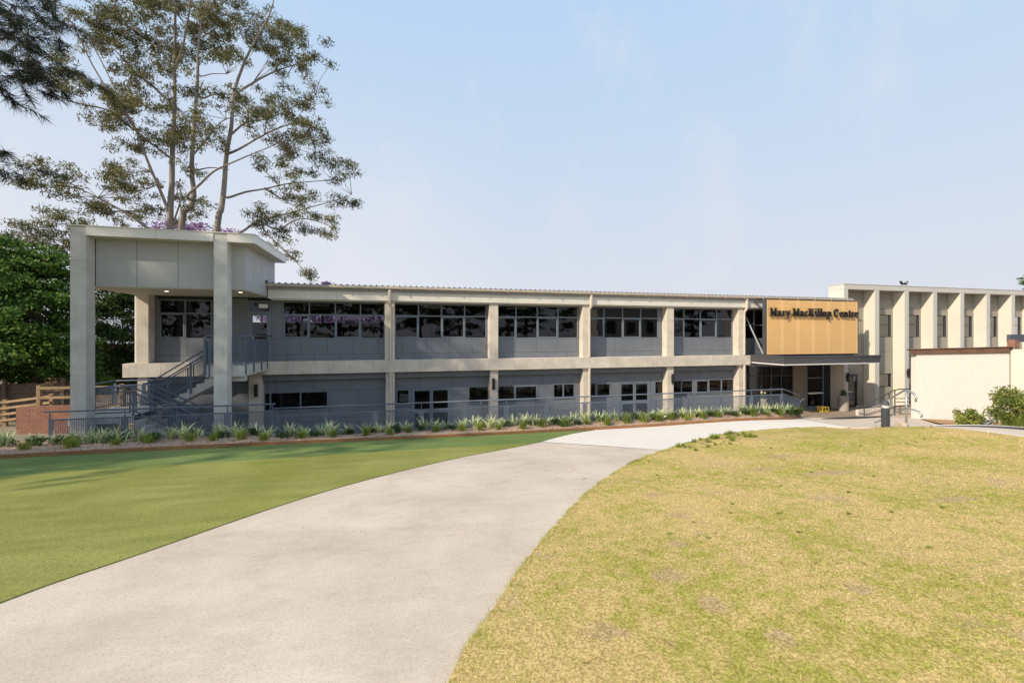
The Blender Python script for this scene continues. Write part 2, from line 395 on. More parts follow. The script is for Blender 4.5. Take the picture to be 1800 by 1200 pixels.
# ------------------------------------------------------------------ terrain
def gz(x, y):
    z = 2.25-.025*x-.0968*y+.16*math.exp(-((x-15)/4)**2-((y-16)/2.2)**2)+.40*math.exp(-((x-18.5)/3.5)**2-((y-9.8)/3)**2)
    return min(max(z, -.25), 3.2)
def fz(x, y):
    t = min(max((x-17.5)/3, 0), 1); t = t*t*(3-2*t)
    return -.25+(gz(x, y)+.25)*t
def smooth_line(pts, step=.25):
    out = []
    P = [Vector((p[0], p[1])) for p in pts]
    for i in range(len(P)-1):
        p0 = P[max(i-1, 0)]; p1 = P[i]; p2 = P[i+1]; p3 = P[min(i+2, len(P)-1)]
        n = max(1, int((p2-p1).length/step))
        for k in range(n):
            t = k/n
            q = .5*((2*p1)+(-p0+p2)*t+(2*p0-5*p1+4*p2-p3)*t*t+(-p0+3*p1-3*p2+p3)*t**3)
            out.append((q.x, q.y))
    out.append((P[-1].x, P[-1].y)); return out
def inside(poly, x, y):
    r = False; n = len(poly); j = n-1
    for i in range(n):
        if (poly[i][1] > y) != (poly[j][1] > y) and x < (poly[j][0]-poly[i][0])*(y-poly[i][1])/(poly[j][1]-poly[i][1])+poly[i][0]: r = not r
        j = i
    return r
def sheet(name, poly, zf, mat, res=.5, skirt=0):
    n = len(poly); vs = [Vector(p) for p in poly]
    x0 = min(p[0] for p in poly); x1 = max(p[0] for p in poly); y0 = min(p[1] for p in poly); y1 = max(p[1] for p in poly)
    x = x0
    while x < x1:
        y = y0
        while y < y1:
            if inside(poly, x, y): vs.append(Vector((x+random.uniform(-.1, .1)*res, y+random.uniform(-.1, .1)*res)))
            y += res
        x += res
    r = delaunay_2d_cdt(vs, [], [list(range(n))], 1, 1e-4)
    V = [(p.x, p.y, zf(p.x, p.y)) for p in r[0]]; F = [tuple(f) for f in r[2]]
    mb = MB(); mb.add(V, F)
    if skirt:
        m = len(poly)
        top = [(p[0], p[1], zf(p[0], p[1])) for p in poly]; bot = [(p[0], p[1], zf(p[0], p[1])-skirt) for p in poly]
        mb.add(top+bot, [(i, (i+1) % m, (i+1) % m+m, i+m) for i in range(m)])
    return tag(mb.build(name, mat, smooth=True), kind='structure')

# big terrain sheet
def terrain():
    def axis(a, b):
        xs = [float(v) for v in np.arange(a, b, .7)]
        lo, hi = a, b; st = 2.
        l2 = []; h2 = []
        while lo > -600: lo -= st; l2.append(lo); hi += st; h2.append(hi); st *= 1.5
        return list(reversed(l2))+xs+h2
    X = axis(-32, 40); Y = axis(-8, 34)
    V = []; F = []
    for y in Y:
        for x in X:
            z = gz(max(min(x, 60), -60), max(min(y, 60), -12))-.10
            if -11 < x < 60 and 17.2 < y < 45: z = -.6
            V.append((x, y, z))
    nx = len(X)
    for j in range(len(Y)-1):
        for i in range(nx-1): F.append((j*nx+i, j*nx+i+1, (j+1)*nx+i+1, (j+1)*nx+i))
    mb = MB(); mb.add(V, F); tag(mb.build('ground', 'earth', smooth=True), kind='structure')
terrain()

LEFT = smooth_line([(-4.9, -6), (-4.6, 0), (-4.15, 3.2), (-3.54, 4.98), (-2.93, 5.99), (-1.83, 7.75), (-.61, 9.24), (1.35, 11.06), (3.19, 12.36), (4.41, 13.3)])
LEFT2 = smooth_line([(4.41, 13.3), (5.38, 14.25), (6.4, 15.1), (7.41, 15.72)])
TIMB = smooth_line([(-14.5, 12.6), (-12, 13.3), (-9.84, 13.9), (-7.4, 14.3), (-4.1, 14.68), (.1, 15.0), (3.2, 15.28), (5.7, 15.62), (7.5, 15.82), (9.5, 15.97), (12, 16.05), (14.5, 16.1), (16.5, 16.32), (18.4, 16.95), (19.6, 17.6), (20.45, 18.25)])
RIGHT = smooth_line([(-.75, -6), (-.6, -2), (-.2, 1.2), (.32, 2.93), (.7, 3.57), (1.19, 4.34), (1.9, 5.38), (2.96, 6.79), (4.42, 8.44), (6.05, 9.88), (7.33, 10.85)])
RIGHT2 = smooth_line([(7.33, 10.85), (8.34, 11.55), (10.4, 12.75), (12.28, 13.45), (14.6, 13.7), (16.6, 13.55), (17.3, 12.9), (17.6, 12.55)])
ZP = lambda x, y: gz(x, y)
tb_left = [p for p in TIMB if p[0] < 7.45]; tb_right = [p for p in TIMB if p[0] >= 7.45]
# concrete path (old), new white section, beige forecourt path, tile
sheet('path', [(p[0]-.06, p[1]+.06) for p in LEFT]+[(7.33, 10.85)]+list(reversed([(p[0]+.05, p[1]-.05) for p in RIGHT[:-1]])), ZP, 'path', .45, .1)
WB = [(19.3, 17.4), (18.6, 16.3), (17.9, 14.9), (17.2, 13.2)]
sheet('white_path', [(p[0], p[1]) for p in LEFT2]+[(p[0], p[1]+.03) for p in tb_right if p[0] < 19.2]+WB+list(reversed([(p[0]+.03, p[1]-.05) for p in RIGHT2 if p[0] < 17.0]))+[(7.36, 10.86)], lambda x, y: gz(x, y)+.004, 'path_white', .45, .1)
sheet('forecourt_path', [WB[0], (20.45, 18.3), (21.7, 17.25), (24.4, 18.2), (27.5, 18.6), (34, 18.8), (34, 13), (25.8, 15.9), (21.5, 12.4), (20.6, 11.2), (18.4, 11.3), (17.5, 11.6), (17.4, 12.6), (17.24, 13.18), WB[2], WB[1]], lambda x, y: gz(x, y)+.001, 'path_beige', .45, .1)
sheet('forecourt_paving', [(-10.85, 17.1), (17.9, 17.1), (20.5, 18.35), (21.68, 17.27), (24.4, 18.22), (27.5, 18.62), (46, 18.8), (46, 21.6), (-10.85, 21.6)], lambda x, y: fz(x, y), 'tile', .6, .2)
# joint in the path and joints in the white slab
jm = MB()
def strip_line(mb, a, b, w, zo, n=24):
    a = Vector(a); b = Vector(b); d = (b-a).normalized(); nn = Vector((-d.y, d.x))*w/2
    for i in range(n):
        p = a.lerp(b, i/n); q = a.lerp(b, (i+1)/n)
        mb.add([(v.x, v.y, gz(v.x, v.y)+zo) for v in (p-nn, q-nn, q+nn, p+nn)], [(0, 1, 2, 3)])
strip_line(jm, (4.40, 13.30), (7.30, 10.87), .025, .009)
tag(jm.build('path_joint', 'oldwood'), kind='structure')
jm = MB(); strip_line(jm, (12.1, 16.0), (12.35, 13.55), .012, .008)
tag(jm.build('path_joint', 'planter'), kind='structure')
# flat dark tapering band with thin raised lines, added over the entrance path
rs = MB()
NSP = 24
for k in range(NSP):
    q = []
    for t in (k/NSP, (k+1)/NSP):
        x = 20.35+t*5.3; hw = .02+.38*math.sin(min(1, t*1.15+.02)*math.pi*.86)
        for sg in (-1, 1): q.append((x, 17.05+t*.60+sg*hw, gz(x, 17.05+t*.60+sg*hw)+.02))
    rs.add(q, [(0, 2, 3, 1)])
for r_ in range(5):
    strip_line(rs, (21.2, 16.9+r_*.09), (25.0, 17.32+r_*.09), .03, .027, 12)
tag(rs.build('dark_band', 'charcoal'), 'narrow dark band with thin lines across the pale entrance path', 'tactile strip')

# synthetic turf, two lots
SEAM = smooth_line([(-14.5, 10.4), (-8.1, 11.45), (-5.4, 11.85), (-2.2, 12.3), (.7, 12.75), (3.4, 13.0), (4.6, 13.55)])
TZ = lambda x, y: gz(x, y)+.013
seam_in = [p for p in SEAM if p[0] < 3.9]
left_in = [p for p in LEFT if p[1] > -4]
sheet('turf', [(-16, -4), (-16, 10.2)]+seam_in+[(3.95, 13.0)]+list(reversed(left_in[:-2])), TZ, 'turf', .5, .05)
sheet('turf_border', [(-16, 10.2)]+seam_in+[(3.95, 13.0)]+[p for p in LEFT[-3:]]+LEFT2[1:-1]+list(reversed([(p[0], p[1]-.03) for p in tb_left]))+[(-16, 12.2)], lambda x, y: gz(x, y)+.012, 'turf_vivid', .5, .05)

# dry lawn
LAWN = RIGHT+RIGHT2[1:]+[(17.45, 11.75), (17.36, 10.9), (17.42, 9.85), (17.66, 8.5), (18.4, 6.0), (21.2, 2), (23.2, -6)]
LZ = lambda x, y: gz(x, y)+.035+.10*math.exp(-((x-17.0)/.9)**2-((y-10.9)/1.3)**2)*.5-.08*math.exp(-((x-17.1)/.7)**2-((y-13.0)/.8)**2)+.02*math.sin(x*1.3+y*.7)*math.sin(y*1.1-x*.4)
sheet('lawn', LAWN, LZ, 'lawn', .3, .12)
# upper path on the right with its kerb
UP = [(17.45, 11.62), (18.36, 11.17), (19.5, 10.65), (20.8, 10.02), (24.5, 8.1), (27, 6.5), (25, 2), (21.2, 2), (18.4, 6), (17.66, 8.5), (17.42, 9.85), (17.34, 10.9)]
sheet('upper_path', UP, lambda x, y: gz(x, y)+.014, 'path_beige', .4, .12)
kb = MB(); kp = smooth_line(UP[1:6], .4)
for i in range(len(kp)-1):
    a, b = kp[i], kp[i+1]
    d = Vector((b[0]-a[0], b[1]-a[1])).normalized(); nn = Vector((-d.y, d.x))*.13
    q = []
    for p in (a, b):
        rise = .03+.10*min(1, max(0, (p[0]-18.4)/3.0))
        for off, zz in ((0, -.1), (0, rise), (1, rise), (1, -.1)): q.append((p[0]+nn.x*off, p[1]+nn.y*off, gz(*p)+zz))
    kb.add(q, [(0, 1, 5, 4), (3, 7, 6, 2)], 0); kb.add(q, [(1, 2, 6, 5)], 1)
tag(kb.build('path_kerb', ['charcoal', 'path_white'], smooth=False), 'low kerb with pale top along the raised path before the shrubs', 'kerb')
# bed behind the kerb
sheet('shrub_bed', [(18.5, 11.25), (19.6, 10.75), (20.9, 10.12), (24.6, 8.2), (30, 8), (30, 13.3), (26.9, 13.3), (25.4, 16.0), (21.5, 12.45), (20.5, 11.3)], lambda x, y: gz(x, y)+.03, 'orange_earth', .5)

# mulch bed between the timber edging and the railing
def kerb_top(x):
    if x < -4.35: return .80
    if x <= 17.9: return .62
    t = (x-17.9)/2.6; return .62-.62*min(t, 1)
def kerb_line(x):
    if x <= 17.9: return 17.0
    return 17.0+(x-17.9)/2.6*1.4
def bedz(x, t):
    yt = bed_front(x)
    return (gz(x, yt)+.07)*(1-t)+(kerb_top(x)+.03)*t+.06*math.sin(t*math.pi)
TX = [p[0] for p in TIMB]; TY = [p[1] for p in TIMB]
def bed_front(x): return float(np.interp(x, TX, TY))
mb = MB(); V = []; F = []; nx = 150; nt_ = 8
for i in range(nx+1):
    x = -14.5+i/nx*34.9
    for j in range(nt_+1):
        t = j/nt_; yb = kerb_line(x)-.06 if x > -10.9 else 17.4
        V.append((x, bed_front(x)+.03+(yb-bed_front(x)-.03)*t, bedz(x, t)+random.uniform(-.015, .015)))
for i in range(nx):
    for j in range(nt_): F.append((i*(nt_+1)+j, (i+1)*(nt_+1)+j, (i+1)*(nt_+1)+j+1, i*(nt_+1)+j+1))
mb.add(V, F); tag(mb.build('garden_bed', 'mulch', smooth=True), kind='structure')
def bed_point(x, t):
    yb = kerb_line(x)-.06 if x > -10.9 else 17.4
    return (x, bed_front(x)+.03+(yb-bed_front(x)-.03)*t, bedz(x, t))
P = []
for k in range(9000):
    x = random.uniform(-14, 20.2); P.append(np.array(bed_point(x, random.uniform(.02, 1)))+np.array((0, 0, .01)))
o = leaves('bark_chips', P, .055, .03, 'chips', jitter=.6); tag(o, 'loose brown bark chips covering the planting bed', 'mulch', kind='stuff')
# timber edging
te = MB(); i = 0
while i < len(TIMB)-1:
    j = min(i+10, len(TIMB)-1)
    for k in range(i, j):
        a, b = TIMB[k], TIMB[k+1]
        g = .004 if k == j-1 else 0
        bb = (b[0]-g, b[1])
        q = []
        d = Vector((b[0]-a[0], b[1]-a[1])).normalized(); nn = Vector((-d.y, d.x))*.045
        for p in (a, bb):
            for off, zz in ((0, -.1), (0, .11), (1, .11), (1, -.1)): q.append((p[0]+nn.x*off, p[1]+nn.y*off, gz(*p)+zz))
        te.add(q, [(0, 1, 5, 4), (1, 2, 6, 5), (3, 7, 6, 2)]+([(4, 5, 6, 7)] if g else [])+([(0, 3, 2, 1)] if k == i else []))
    i = j
tag(te.build('timber_edging', 'timber'), 'long low brown timber board edging the mulch bed beside the turf', 'garden edging')
# retaining kerb below the railing
rk = MB()
for x0, x1 in ((-10.9, -4.35), (-4.35, 17.9)):
    rk.box(x0, x1, 16.92, 17.12, -.4, kerb_top((x0+x1)/2))
xs = np.linspace(17.9, 20.55, 8)
for a, b in zip(xs[:-1], xs[1:]):
    q = []
    for x in (a, b):
        for off, zz in ((-.08, -.4), (-.08, kerb_top(x)), (.12, kerb_top(x)), (.12, -.4)): q.append((x-off*.47, kerb_line(x)+off*.88, zz))
    rk.add(q, [(0, 1, 5, 4), (1, 2, 6, 5), (3, 7, 6, 2)])
tag(rk.build('retaining_kerb', 'concrete_grey'), 'low concrete retaining kerb carrying the mesh railing behind the bed', 'kerb')

# ------------------------------------------------------------------ main building
YC, YW = 20.6, 21.05      # column fronts, wall plane
B = empty('school_building', (8, 20.5, -.25), 'long two storey school block of concrete columns and blue grey cladding', 'school building')
COLR = [-.26, 4.62, 9.50, 14.42, 19.05]   # right edges of the facade columns
for xr in COLR:
    MB().box(xr-.44, xr, YC, YW+.05, 3.16, 5.87).build('column', 'concrete', B, .012)
    MB().box(xr-.40, xr, YC+.03, YW+.05, -.3, 2.61).build('column', 'concrete', B, .012)
MB().box(-10.28, -9.87, YC, YW, 3.16, 5.96).build('column', 'concrete', B, .012)
MB().box(-10.25, -9.90, YC, YW, -.3, 2.61).build('column', 'concrete', B, .012)
MB().box(-6.26, -5.78, YC, YW, -.3, 2.61).build('column', 'concrete', B, .012)
# spandrel band with cast joints
sp = MB(); xj = [-10.71, -9.4, -5.53, -4.78, -3.3, -2.0, -.6, .9, 2.6, 4.1, 5.7, 7.3, 9.0, 10.6, 12.2, 13.9, 15.6, 17.2, 19.35]
for a, b in zip(xj[:-1], xj[1:]): sp.box(a+.0035, b-.0035, 20.5, YW+.1, 2.61, 3.16)
sp.box(-10.6, 19.3, 20.515, YW, 2.63, 3.145)
sp.build('spandrel_beam', 'concrete', B, .006)
# fascia boards, gutter, roof
fa = MB(); xj = [-5.5, -2.75, .5, 3.2, 5.1, 7.9, 10.55, 13.3, 15.9, 18.6, 20.3]
for a, b in zip(xj[:-1], xj[1:]): fa.box(a+.005, b-.005, 20.5, 20.55, 5.87, 6.42)
fa.box(-5.45, 20.2, 20.53, 20.8, 5.875, 6.415)
fa.build('fascia_board', 'fascia', B, .004)
MB().box(-5.4, 26.4, 20.55, YW+.1, 5.815, 5.862).build('eave_soffit', 'soffit', B)
gt = MB(); prof = [(20.34, 6.50), (20.30, 6.47), (20.30, 6.41), (20.33, 6.37), (20.49, 6.37), (20.49, 6.50), (20.47, 6.50), (20.47, 6.395), (20.345, 6.395), (20.325, 6.42), (20.325, 6.46), (20.35, 6.48)]
gt.prism(prof, 'x', -5.55, 26.75)
for k in range(26): gt.box(-5.0+k*1.25, -4.965+k*1.25, 20.285, 20.5, 6.36, 6.505)
for k in range(26): gt.prism([(20.33, 6.365), (20.495, 6.365), (20.495, 6.24)], 'x', -4.99+k*1.25, -4.965+k*1.25)
gt.build('gutter', 'gutter', B)
rf = MB(); V = []; F = []
x = -5.5; k = 0; prof = []
while x < 26.75:
    prof += [(x, 0), (x+.17, 0), (x+.19, .045), (x+.225, .045)]; x += .25
for (px, h) in prof: V += [(px, 20.38, 6.52+h), (px, 33.0, 6.75+h)]
F = [(2*i, 2*i+2, 2*i+3, 2*i+1) for i in range(len(prof)-1)]
rf.add(V, F); rf.box(-5.5, 26.7, 20.45, 33.0, 6.25, 6.40)
rf.build('roof', 'roof', B)
# cladding (panel boxes on a dark backing)
def panels(mb, xs, zs, y, t=.012, gap=.006, holes=()):
    for a, b in zip(xs[:-1], xs[1:]):
        for c, d in zip(zs[:-1], zs[1:]):
            mb.box(a+gap, b-gap, y-t, y, c+gap, d-gap)
def clad_rows(x0, x1, off, z0, z1, mod=1.12):
    """split positions for one row between x0 and x1"""
    xs = [x0]; x = off
    while x < x1-.08:
        if x > x0+.08: xs.append(x)
        x += mod
    return xs+[x1]
cl = MB(); gp = MB()
OPEN_L = []   # lower openings (x0,x1,z0,z1)
for x0, x1, z0 in ((-5.81, -3.17, .98), (-.24, .46, .95), (.50, 2.36, -.25), (3.21, 4.25, .95), (4.40, 6.80, 1.0), (7.60, 8.82, 1.0), (9.3, 10.92, 1.02), (11.35, 13.22, -.25), (13.50, 14.25, 1.02), (14.5, 15.98, .97), (16.10, 18.70, .97)): OPEN_L.append((x0, x1, z0, 1.77))
bays = [(-5.05, -.70), (.04, 4.12), (4.51, 8.99), (9.38, 13.74), (14.28, 18.58)]
bays[1] = (-.30, 4.12); bays[2] = (4.51, 8.99)
# upper wall: below sill and piers
panels(cl, clad_rows(-9.87, 20.9, -9.8+.0, 0, 0, 1.1), [3.44, 4.13], YW)
panels(cl, clad_rows(-9.87, 20.9, -9.25, 0, 0, 1.1), [3.12, 3.44], YW)
gp.box(-9.87, 20.9, YW, YW+.06, 3.1, 4.13)
for a, b in ((-10.2, -9.73), (-7.18, -6.42), (-5.50, -5.05), (-.72, -.30), (4.12, 4.51), (8.99, 9.38), (13.74, 14.28), (18.58, 19.3)):
    panels(cl, [a, b], [4.13, 5.9], YW); gp.box(a, b, YW, YW+.06, 4.13, 5.9)
gp.box(-9.87, 20.9, YW, YW+.06, 5.80, 5.9)
# lower wall
xs_top = clad_rows(-10.2, 19.6, -6.9, 0, 0, 1.55)
panels(cl, xs_top, [1.80, 2.32], YW)
gp.box(-10.2, 19.6, YW, YW+.06, 1.77, 2.6)
edges = [-10.2]+[e for o_ in OPEN_L for e in o_[:2]]+[19.6]
for a, b in zip(edges[0::2], edges[1::2]):
    if b-a > .03:
        r_ = clad_rows(a, b, a+1.3, 0, 0, 1.3)
        panels(cl, r_, [-.2, .55, 1.80], YW); gp.box(a, b, YW, YW+.06, -.3, 1.77)
for x0, x1, z0, z1 in OPEN_L:
    if z0 > 0:
        panels(cl, clad_rows(x0, x1, x0+.75, 0, 0, 1.5), [-.2, .42, z0-.03], YW); gp.box(x0, x1, YW, YW+.06, -.3, z0-.03)
cl.build('wall_cladding', 'clad', B); gp.build('wall_backing', 'clad_gap', B)
MB().box(-10.2, 19.3, 20.80, YW+.02, 2.33, 2.605).build('bulkhead', 'clad', B)
# interior shell so the glass looks into rooms
it = MB()
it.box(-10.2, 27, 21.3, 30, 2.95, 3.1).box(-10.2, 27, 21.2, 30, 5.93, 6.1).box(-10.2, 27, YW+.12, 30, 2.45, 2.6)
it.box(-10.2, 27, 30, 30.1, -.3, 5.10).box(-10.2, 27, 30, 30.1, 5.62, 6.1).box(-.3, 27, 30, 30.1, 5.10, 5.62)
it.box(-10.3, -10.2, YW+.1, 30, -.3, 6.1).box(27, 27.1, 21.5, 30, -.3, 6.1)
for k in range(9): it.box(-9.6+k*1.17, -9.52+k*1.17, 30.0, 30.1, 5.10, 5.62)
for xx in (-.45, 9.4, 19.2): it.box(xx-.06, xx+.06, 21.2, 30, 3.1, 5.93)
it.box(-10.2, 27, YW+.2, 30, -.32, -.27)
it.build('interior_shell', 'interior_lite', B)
for xx in (-4.2, 1.8, 6.5): MB().box(xx-.6, xx+.6, 24, 24.25, 5.80, 5.90).build('ceiling_light', 'white_soffit', B)

def window(x0, x1, z0, z1, y, cuts, transom=None, sashes=(), mat='frame', glass='glass', parent=None, fw=.055, dep=.08, name='window'):
    w = MB(); yf = y-.02; yb = y+dep-.02
    w.box(x0, x0+fw, yf, yb, z0, z1).box(x1-fw, x1, yf, yb, z0, z1)
    w.box(x0+fw, x1-fw, yf, yb, z0, z0+fw).box(x0+fw, x1-fw, yf, yb, z1-fw, z1)
    xs = [x0+fw/2]+list(cuts)+[x1-fw/2]
    for c in cuts: w.box(c-fw/2, c+fw/2, yf-.003, yb, z0+fw, z1-fw)
    if transom: 
        for a, b in zip(xs[:-1], xs[1:]): w.box(a+fw/2, b-fw/2, yf+.004, yb, transom-fw/2, transom+fw/2)
    for i in sashes:
        a = xs[i]+fw/2; b = xs[i+1]-fw/2; zt = (transom-fw/2) if transom else z1-fw; zb = z0+fw; s = .045
        w.box(a, a+s, yf-.012, yb-.02, zb, zt).box(b-s, b, yf-.012, yb-.02, zb, zt).box(a+s, b-s, yf-.012, yb-.02, zb, zb+s).box(a+s, b-s, yf-.012, yb-.02, zt-s, zt)
    o = w.build(name, mat, parent)
    yg = y+.025
    zz = [z0+fw/2, transom, z1-fw/2] if transom else [z0+fw/2, z1-fw/2]
    for a, b in zip(xs[:-1], xs[1:]):
        for c, d in zip(zz[:-1], zz[1:]):
            g = MB(); g.add([(a, yg, c), (b, yg, c), (b, yg, d), (a, yg, d)], [(0, 1, 2, 3)])
            g.build('pane', glass, o)
    return o
for i, (a, b) in enumerate(bays):
    m = (b-a)/4 if i != 1 else 1.105
    cuts = [a+m, a+2*m, a+3*m] if i != 1 else [.82, 1.91, 3.03]
    window(a, b, 4.13, 5.80, YW, cuts, 5.22, (0, 2) if i != 1 else (0, 2), parent=B)
window(-9.73, -7.18, 4.13, 5.80, YW, [-8.77, -7.8], 5.22, (0,), parent=B)
window(19.3, 20.9, 3.2, 5.80, YW, [20.1], 4.9, (), parent=B)
window(-5.81, -3.17, .95, 1.80, YW, [-5.54, -4.32], None, (), parent=B)
window(-.24, .46, .95, 1.80, YW, [], None, (0,), parent=B)
window(3.21, 4.25, .95, 1.80, YW, [], None, (), parent=B)
window(4.40, 6.80, 1.0, 1.80, YW, [5.55], None, (1,), parent=B)
window(7.60, 8.82, 1.0, 1.80, YW, [8.17], None, (), parent=B)
window(9.3, 10.92, 1.0, 1.80, YW, [10.0], None, (1,), parent=B)
window(13.5, 14.25, 1.0, 1.80, YW, [], None, (), parent=B)
window(14.5, 15.98, .97, 1.80, YW, [15.2], None, (), parent=B)
window(16.1, 18.7, .97, 1.80, YW, [17.0, 17.85], None, (0,), parent=B)
# white louvre vent standing behind the first lower window
lv = MB()
for k in range(5): lv.box(-.05, .40, YW+.06, YW+.10, 1.17+k*.075, 1.21+k*.075)
lv.build('louvre_vent', 'white_trim', B)
def double_door(x0, x1, y, z0, z1, parent):
    d = MB(); fw = .07
    d.box(x0, x0+fw, y-.03, y+.07, z0, z1).box(x1-fw, x1, y-.03, y+.07, z0, z1).box(x0+fw, x1-fw, y-.03, y+.07, z1-fw, z1)
    o = d.build('door', 'frame', parent); xm = (x0+x1)/2
    for a, b in ((x0+fw, xm-.004), (xm+.004, x1-fw)):
        l = MB(); s = .075
        l.box(a, a+s, y-.015, y+.035, z0+.02, z1-fw).box(b-s, b, y-.015, y+.035, z0+.02, z1-fw)
        l.box(a+s, b-s, y-.015, y+.035, z0+.02, z0+.2).box(a+s, b-s, y-.015, y+.035, z1-fw-s, z1-fw).box(a+s, b-s, y-.02, y+.04, z0+.85, z0+.97)
        l.build('door_leaf', 'frame', o)
        g = MB(); g.add([(a+s, y+.012, z0+.2), (b-s, y+.012, z0+.2), (b-s, y+.012, z1-fw-s), (a+s, y+.012, z1-fw-s)], [(0, 1, 2, 3)]); g.build('pane', 'glass', o)
    h = MB(); h.box(xm-.10, xm-.05, y-.07, y-.02, z0+.92, z0+.97).box(xm+.05, xm+.10, y-.07, y-.02, z0+.92, z0+.97); h.build('handle', 'galv', o)
    return o
double_door(.50, 2.36, YW, -.25, 1.80, B); double_door(11.35, 13.22, YW, -.25, 1.80, B)
# upstairs door under the portico
d = MB(); d.box(-6.42, -6.34, YW-.03, YW+.07, 3.16, 5.8).box(-5.58, -5.50, YW-.03, YW+.07, 3.16, 5.8).box(-6.34, -5.58, YW-.03, YW+.07, 5.25, 5.33).box(-6.34, -5.58, YW-.03, YW+.07, 5.72, 5.8)
d.box(-6.34, -6.24, YW-.01, YW+.04, 3.18, 5.25).box(-5.68, -5.58, YW-.01, YW+.04, 3.18, 5.25).box(-6.24, -5.68, YW-.01, YW+.04, 3.18, 3.42).box(-6.24, -5.68, YW-.01, YW+.04, 5.15, 5.25)
dd = d.build('door', 'frame', B)
MB().add([(-6.34, YW+.01, 3.2), (-5.58, YW+.01, 3.2), (-5.58, YW+.01, 5.75), (-6.34, YW+.01, 5.75)], [(0, 1, 2, 3)]).build('pane', 'glass', dd)
MB().box(-6.22, -6.16, YW-.09, YW-.01, 4.1, 4.3).build('handle', 'galv', dd)
MB().box(-5.97, -5.62, YW-.12, YW-.03, 5.48, 5.66).build('exit_light', 'white_soffit', B, .01)
# downpipes
for xr in (-.26, 9.50, 19.05):
    px = xr-.19 if xr < 5 else xr-.10; py = YC-.07; t = MB()
    ox = -.03 if xr < 0 else .05
    t.tube([(px+ox, 20.42, 6.40), (px+ox, 20.42, 5.86), (px+ox, 20.43, 5.78), (px, py-.02, 5.62), (px, py, 5.5)], [.085, .085, .08, .06, .055], 12)
    t.tube([(px, py, 5.52), (px, py, 3.19)], .055, 12).tube([(px, py, 2.60), (px, py, -.25)], .062, 12)
    for z in (5.4, 4.3, 3.4, 2.2, .9): t.box(px-.075, px+.075, py-.02, py+.08, z, z+.03)
    t.build('downpipe', 'pipe', B, smooth=False)
MB().tube([(-10.36, 20.75, 5.9), (-10.36, 20.75, 3.2)], .05, 10).build('downpipe', 'white_trim', B)
# entrance glazing and recess below the canopy
YE = 21.4
gl = MB(); xs = [19.55, 20.04, 20.91, 21.63, 22.39, 23.25]
for xx in xs: gl.box(xx-.035, xx+.035, YE-.06, YE+.04, -.3, 2.5)
for zz in (-.22, .95, 1.85, 2.44): gl.box(19.55, 23.25, YE-.05, YE+.03, zz-.03, zz+.03)
g0 = gl.build('entrance_glazing', 'frame_dark', B)
for a, b in zip(xs[:-1], xs[1:]): MB().add([(a, YE, -.25), (b, YE, -.25), (b, YE, 2.45), (a, YE, 2.45)], [(0, 1, 2, 3)]).build('pane', 'glass', g0)
MB().box(23.29, 24.30, YE-.05, YE+.1, -.3, 2.6).build('entrance_wall', 'beige_wall', B)
MB().box(25.66, 26.9, YE-.10, YE+.1, -.3, 2.6).build('entrance_panel', 'door_dark', B)
d = MB(); d.box(24.30, 24.38, YE-.06, YE+.04, -.25, 2.5).box(25.58, 25.66, YE-.06, YE+.04, -.25, 2.5).box(24.38, 25.58, YE-.06, YE+.04, 2.42, 2.5).box(24.38, 25.58, YE-.04, YE+.03, 1.62, 1.68).box(24.38, 25.58, YE-.04, YE+.03, -.25, -.1)
dd = d.build('entrance_door', 'frame', B)
MB().add([(24.38, YE, -.2), (25.58, YE, -.2), (25.58, YE, 2.45), (24.38, YE, 2.45)], [(0, 1, 2, 3)]).build('pane', 'glass', dd)
MB().box(24.42, 25.54, YE-.12, YE-.03, .66, .75).build('push_bar', 'white_trim', dd)
MB().box(19.3, 27, 20.6, YE+.1, 2.5, 2.62).build('entrance_ceiling', 'clad', B)
# upper wall behind the sign
MB().box(20.9, 27, YW, YW+.1, 2.6, 5.9).build('upper_wall', 'clad', B)

# portico (roofed frame on two tall columns)
for a, b in ((-10.50, -10.07), (-6.37, -5.95)):
    pc = MB()
    zs = [-.3, 2.97, 4.85, 6.75, 7.885]
    for c, e in zip(zs[:-1], zs[1:]): pc.box(a, b, 17.35, 17.80, c+.006, e-.006)
    pc.box(a+.012, b-.012, 17.362, 17.79, -.3, 7.88)
    pc.build('portico_column', 'concrete_grey', B, .008)
pr = MB()
for a, b in ((-10.065, -8.1), (-8.09, -6.375), (-5.945, -5.08)): pr.box(a, b, 17.33, 17.36, 7.60, 7.90)
pr.box(-5.08-.03, -5.08, 17.36, 21.8, 7.60, 7.90); pr.box(-10.55, -10.52, 17.81, 21.8, 7.6, 7.9)
pr.box(-10.5, -5.11, 17.36, 21.8, 7.80, 7.89)
pr.build('portico_fascia', 'white_trim', B)
pr = MB(); pr.box(-10.56, -5.06, 17.31, 21.8, 7.902, 7.93); pr.build('portico_capping', 'fascia', B)
MB().box(-10.05, -5.115, 17.37, 21.75, 7.59, 7.62).build('portico_eave', 'soffit', B)
pp = MB()
for a, b in ((-10.06, -8.87), (-8.87, -7.64), (-7.64, -6.38), (-6.36, -5.53)): pp.box(a+.008, b-.008, 17.80, 17.84, 5.965, 7.585)
ys = [17.84, 18.75, 19.75, 20.75, 21.7]
for a, b in zip(ys[:-1], ys[1:]): pp.box(-5.57, -5.53, a+.008, b-.008, 5.965, 7.585)
pp.box(-10.5, -10.46, 17.85, 21.7, 5.965, 7.585)
pp.build('portico_panel', 'portico_clad', B)
pp = MB(); pp.box(-10.45, -5.575, 17.845, 21.7, 5.98, 7.58); pp.build('portico_core', 'clad_gap', B)
MB().box(-10.46, -5.56, 17.83, 21.04, 5.94, 5.964).build('portico_soffit', 'soffit', B)
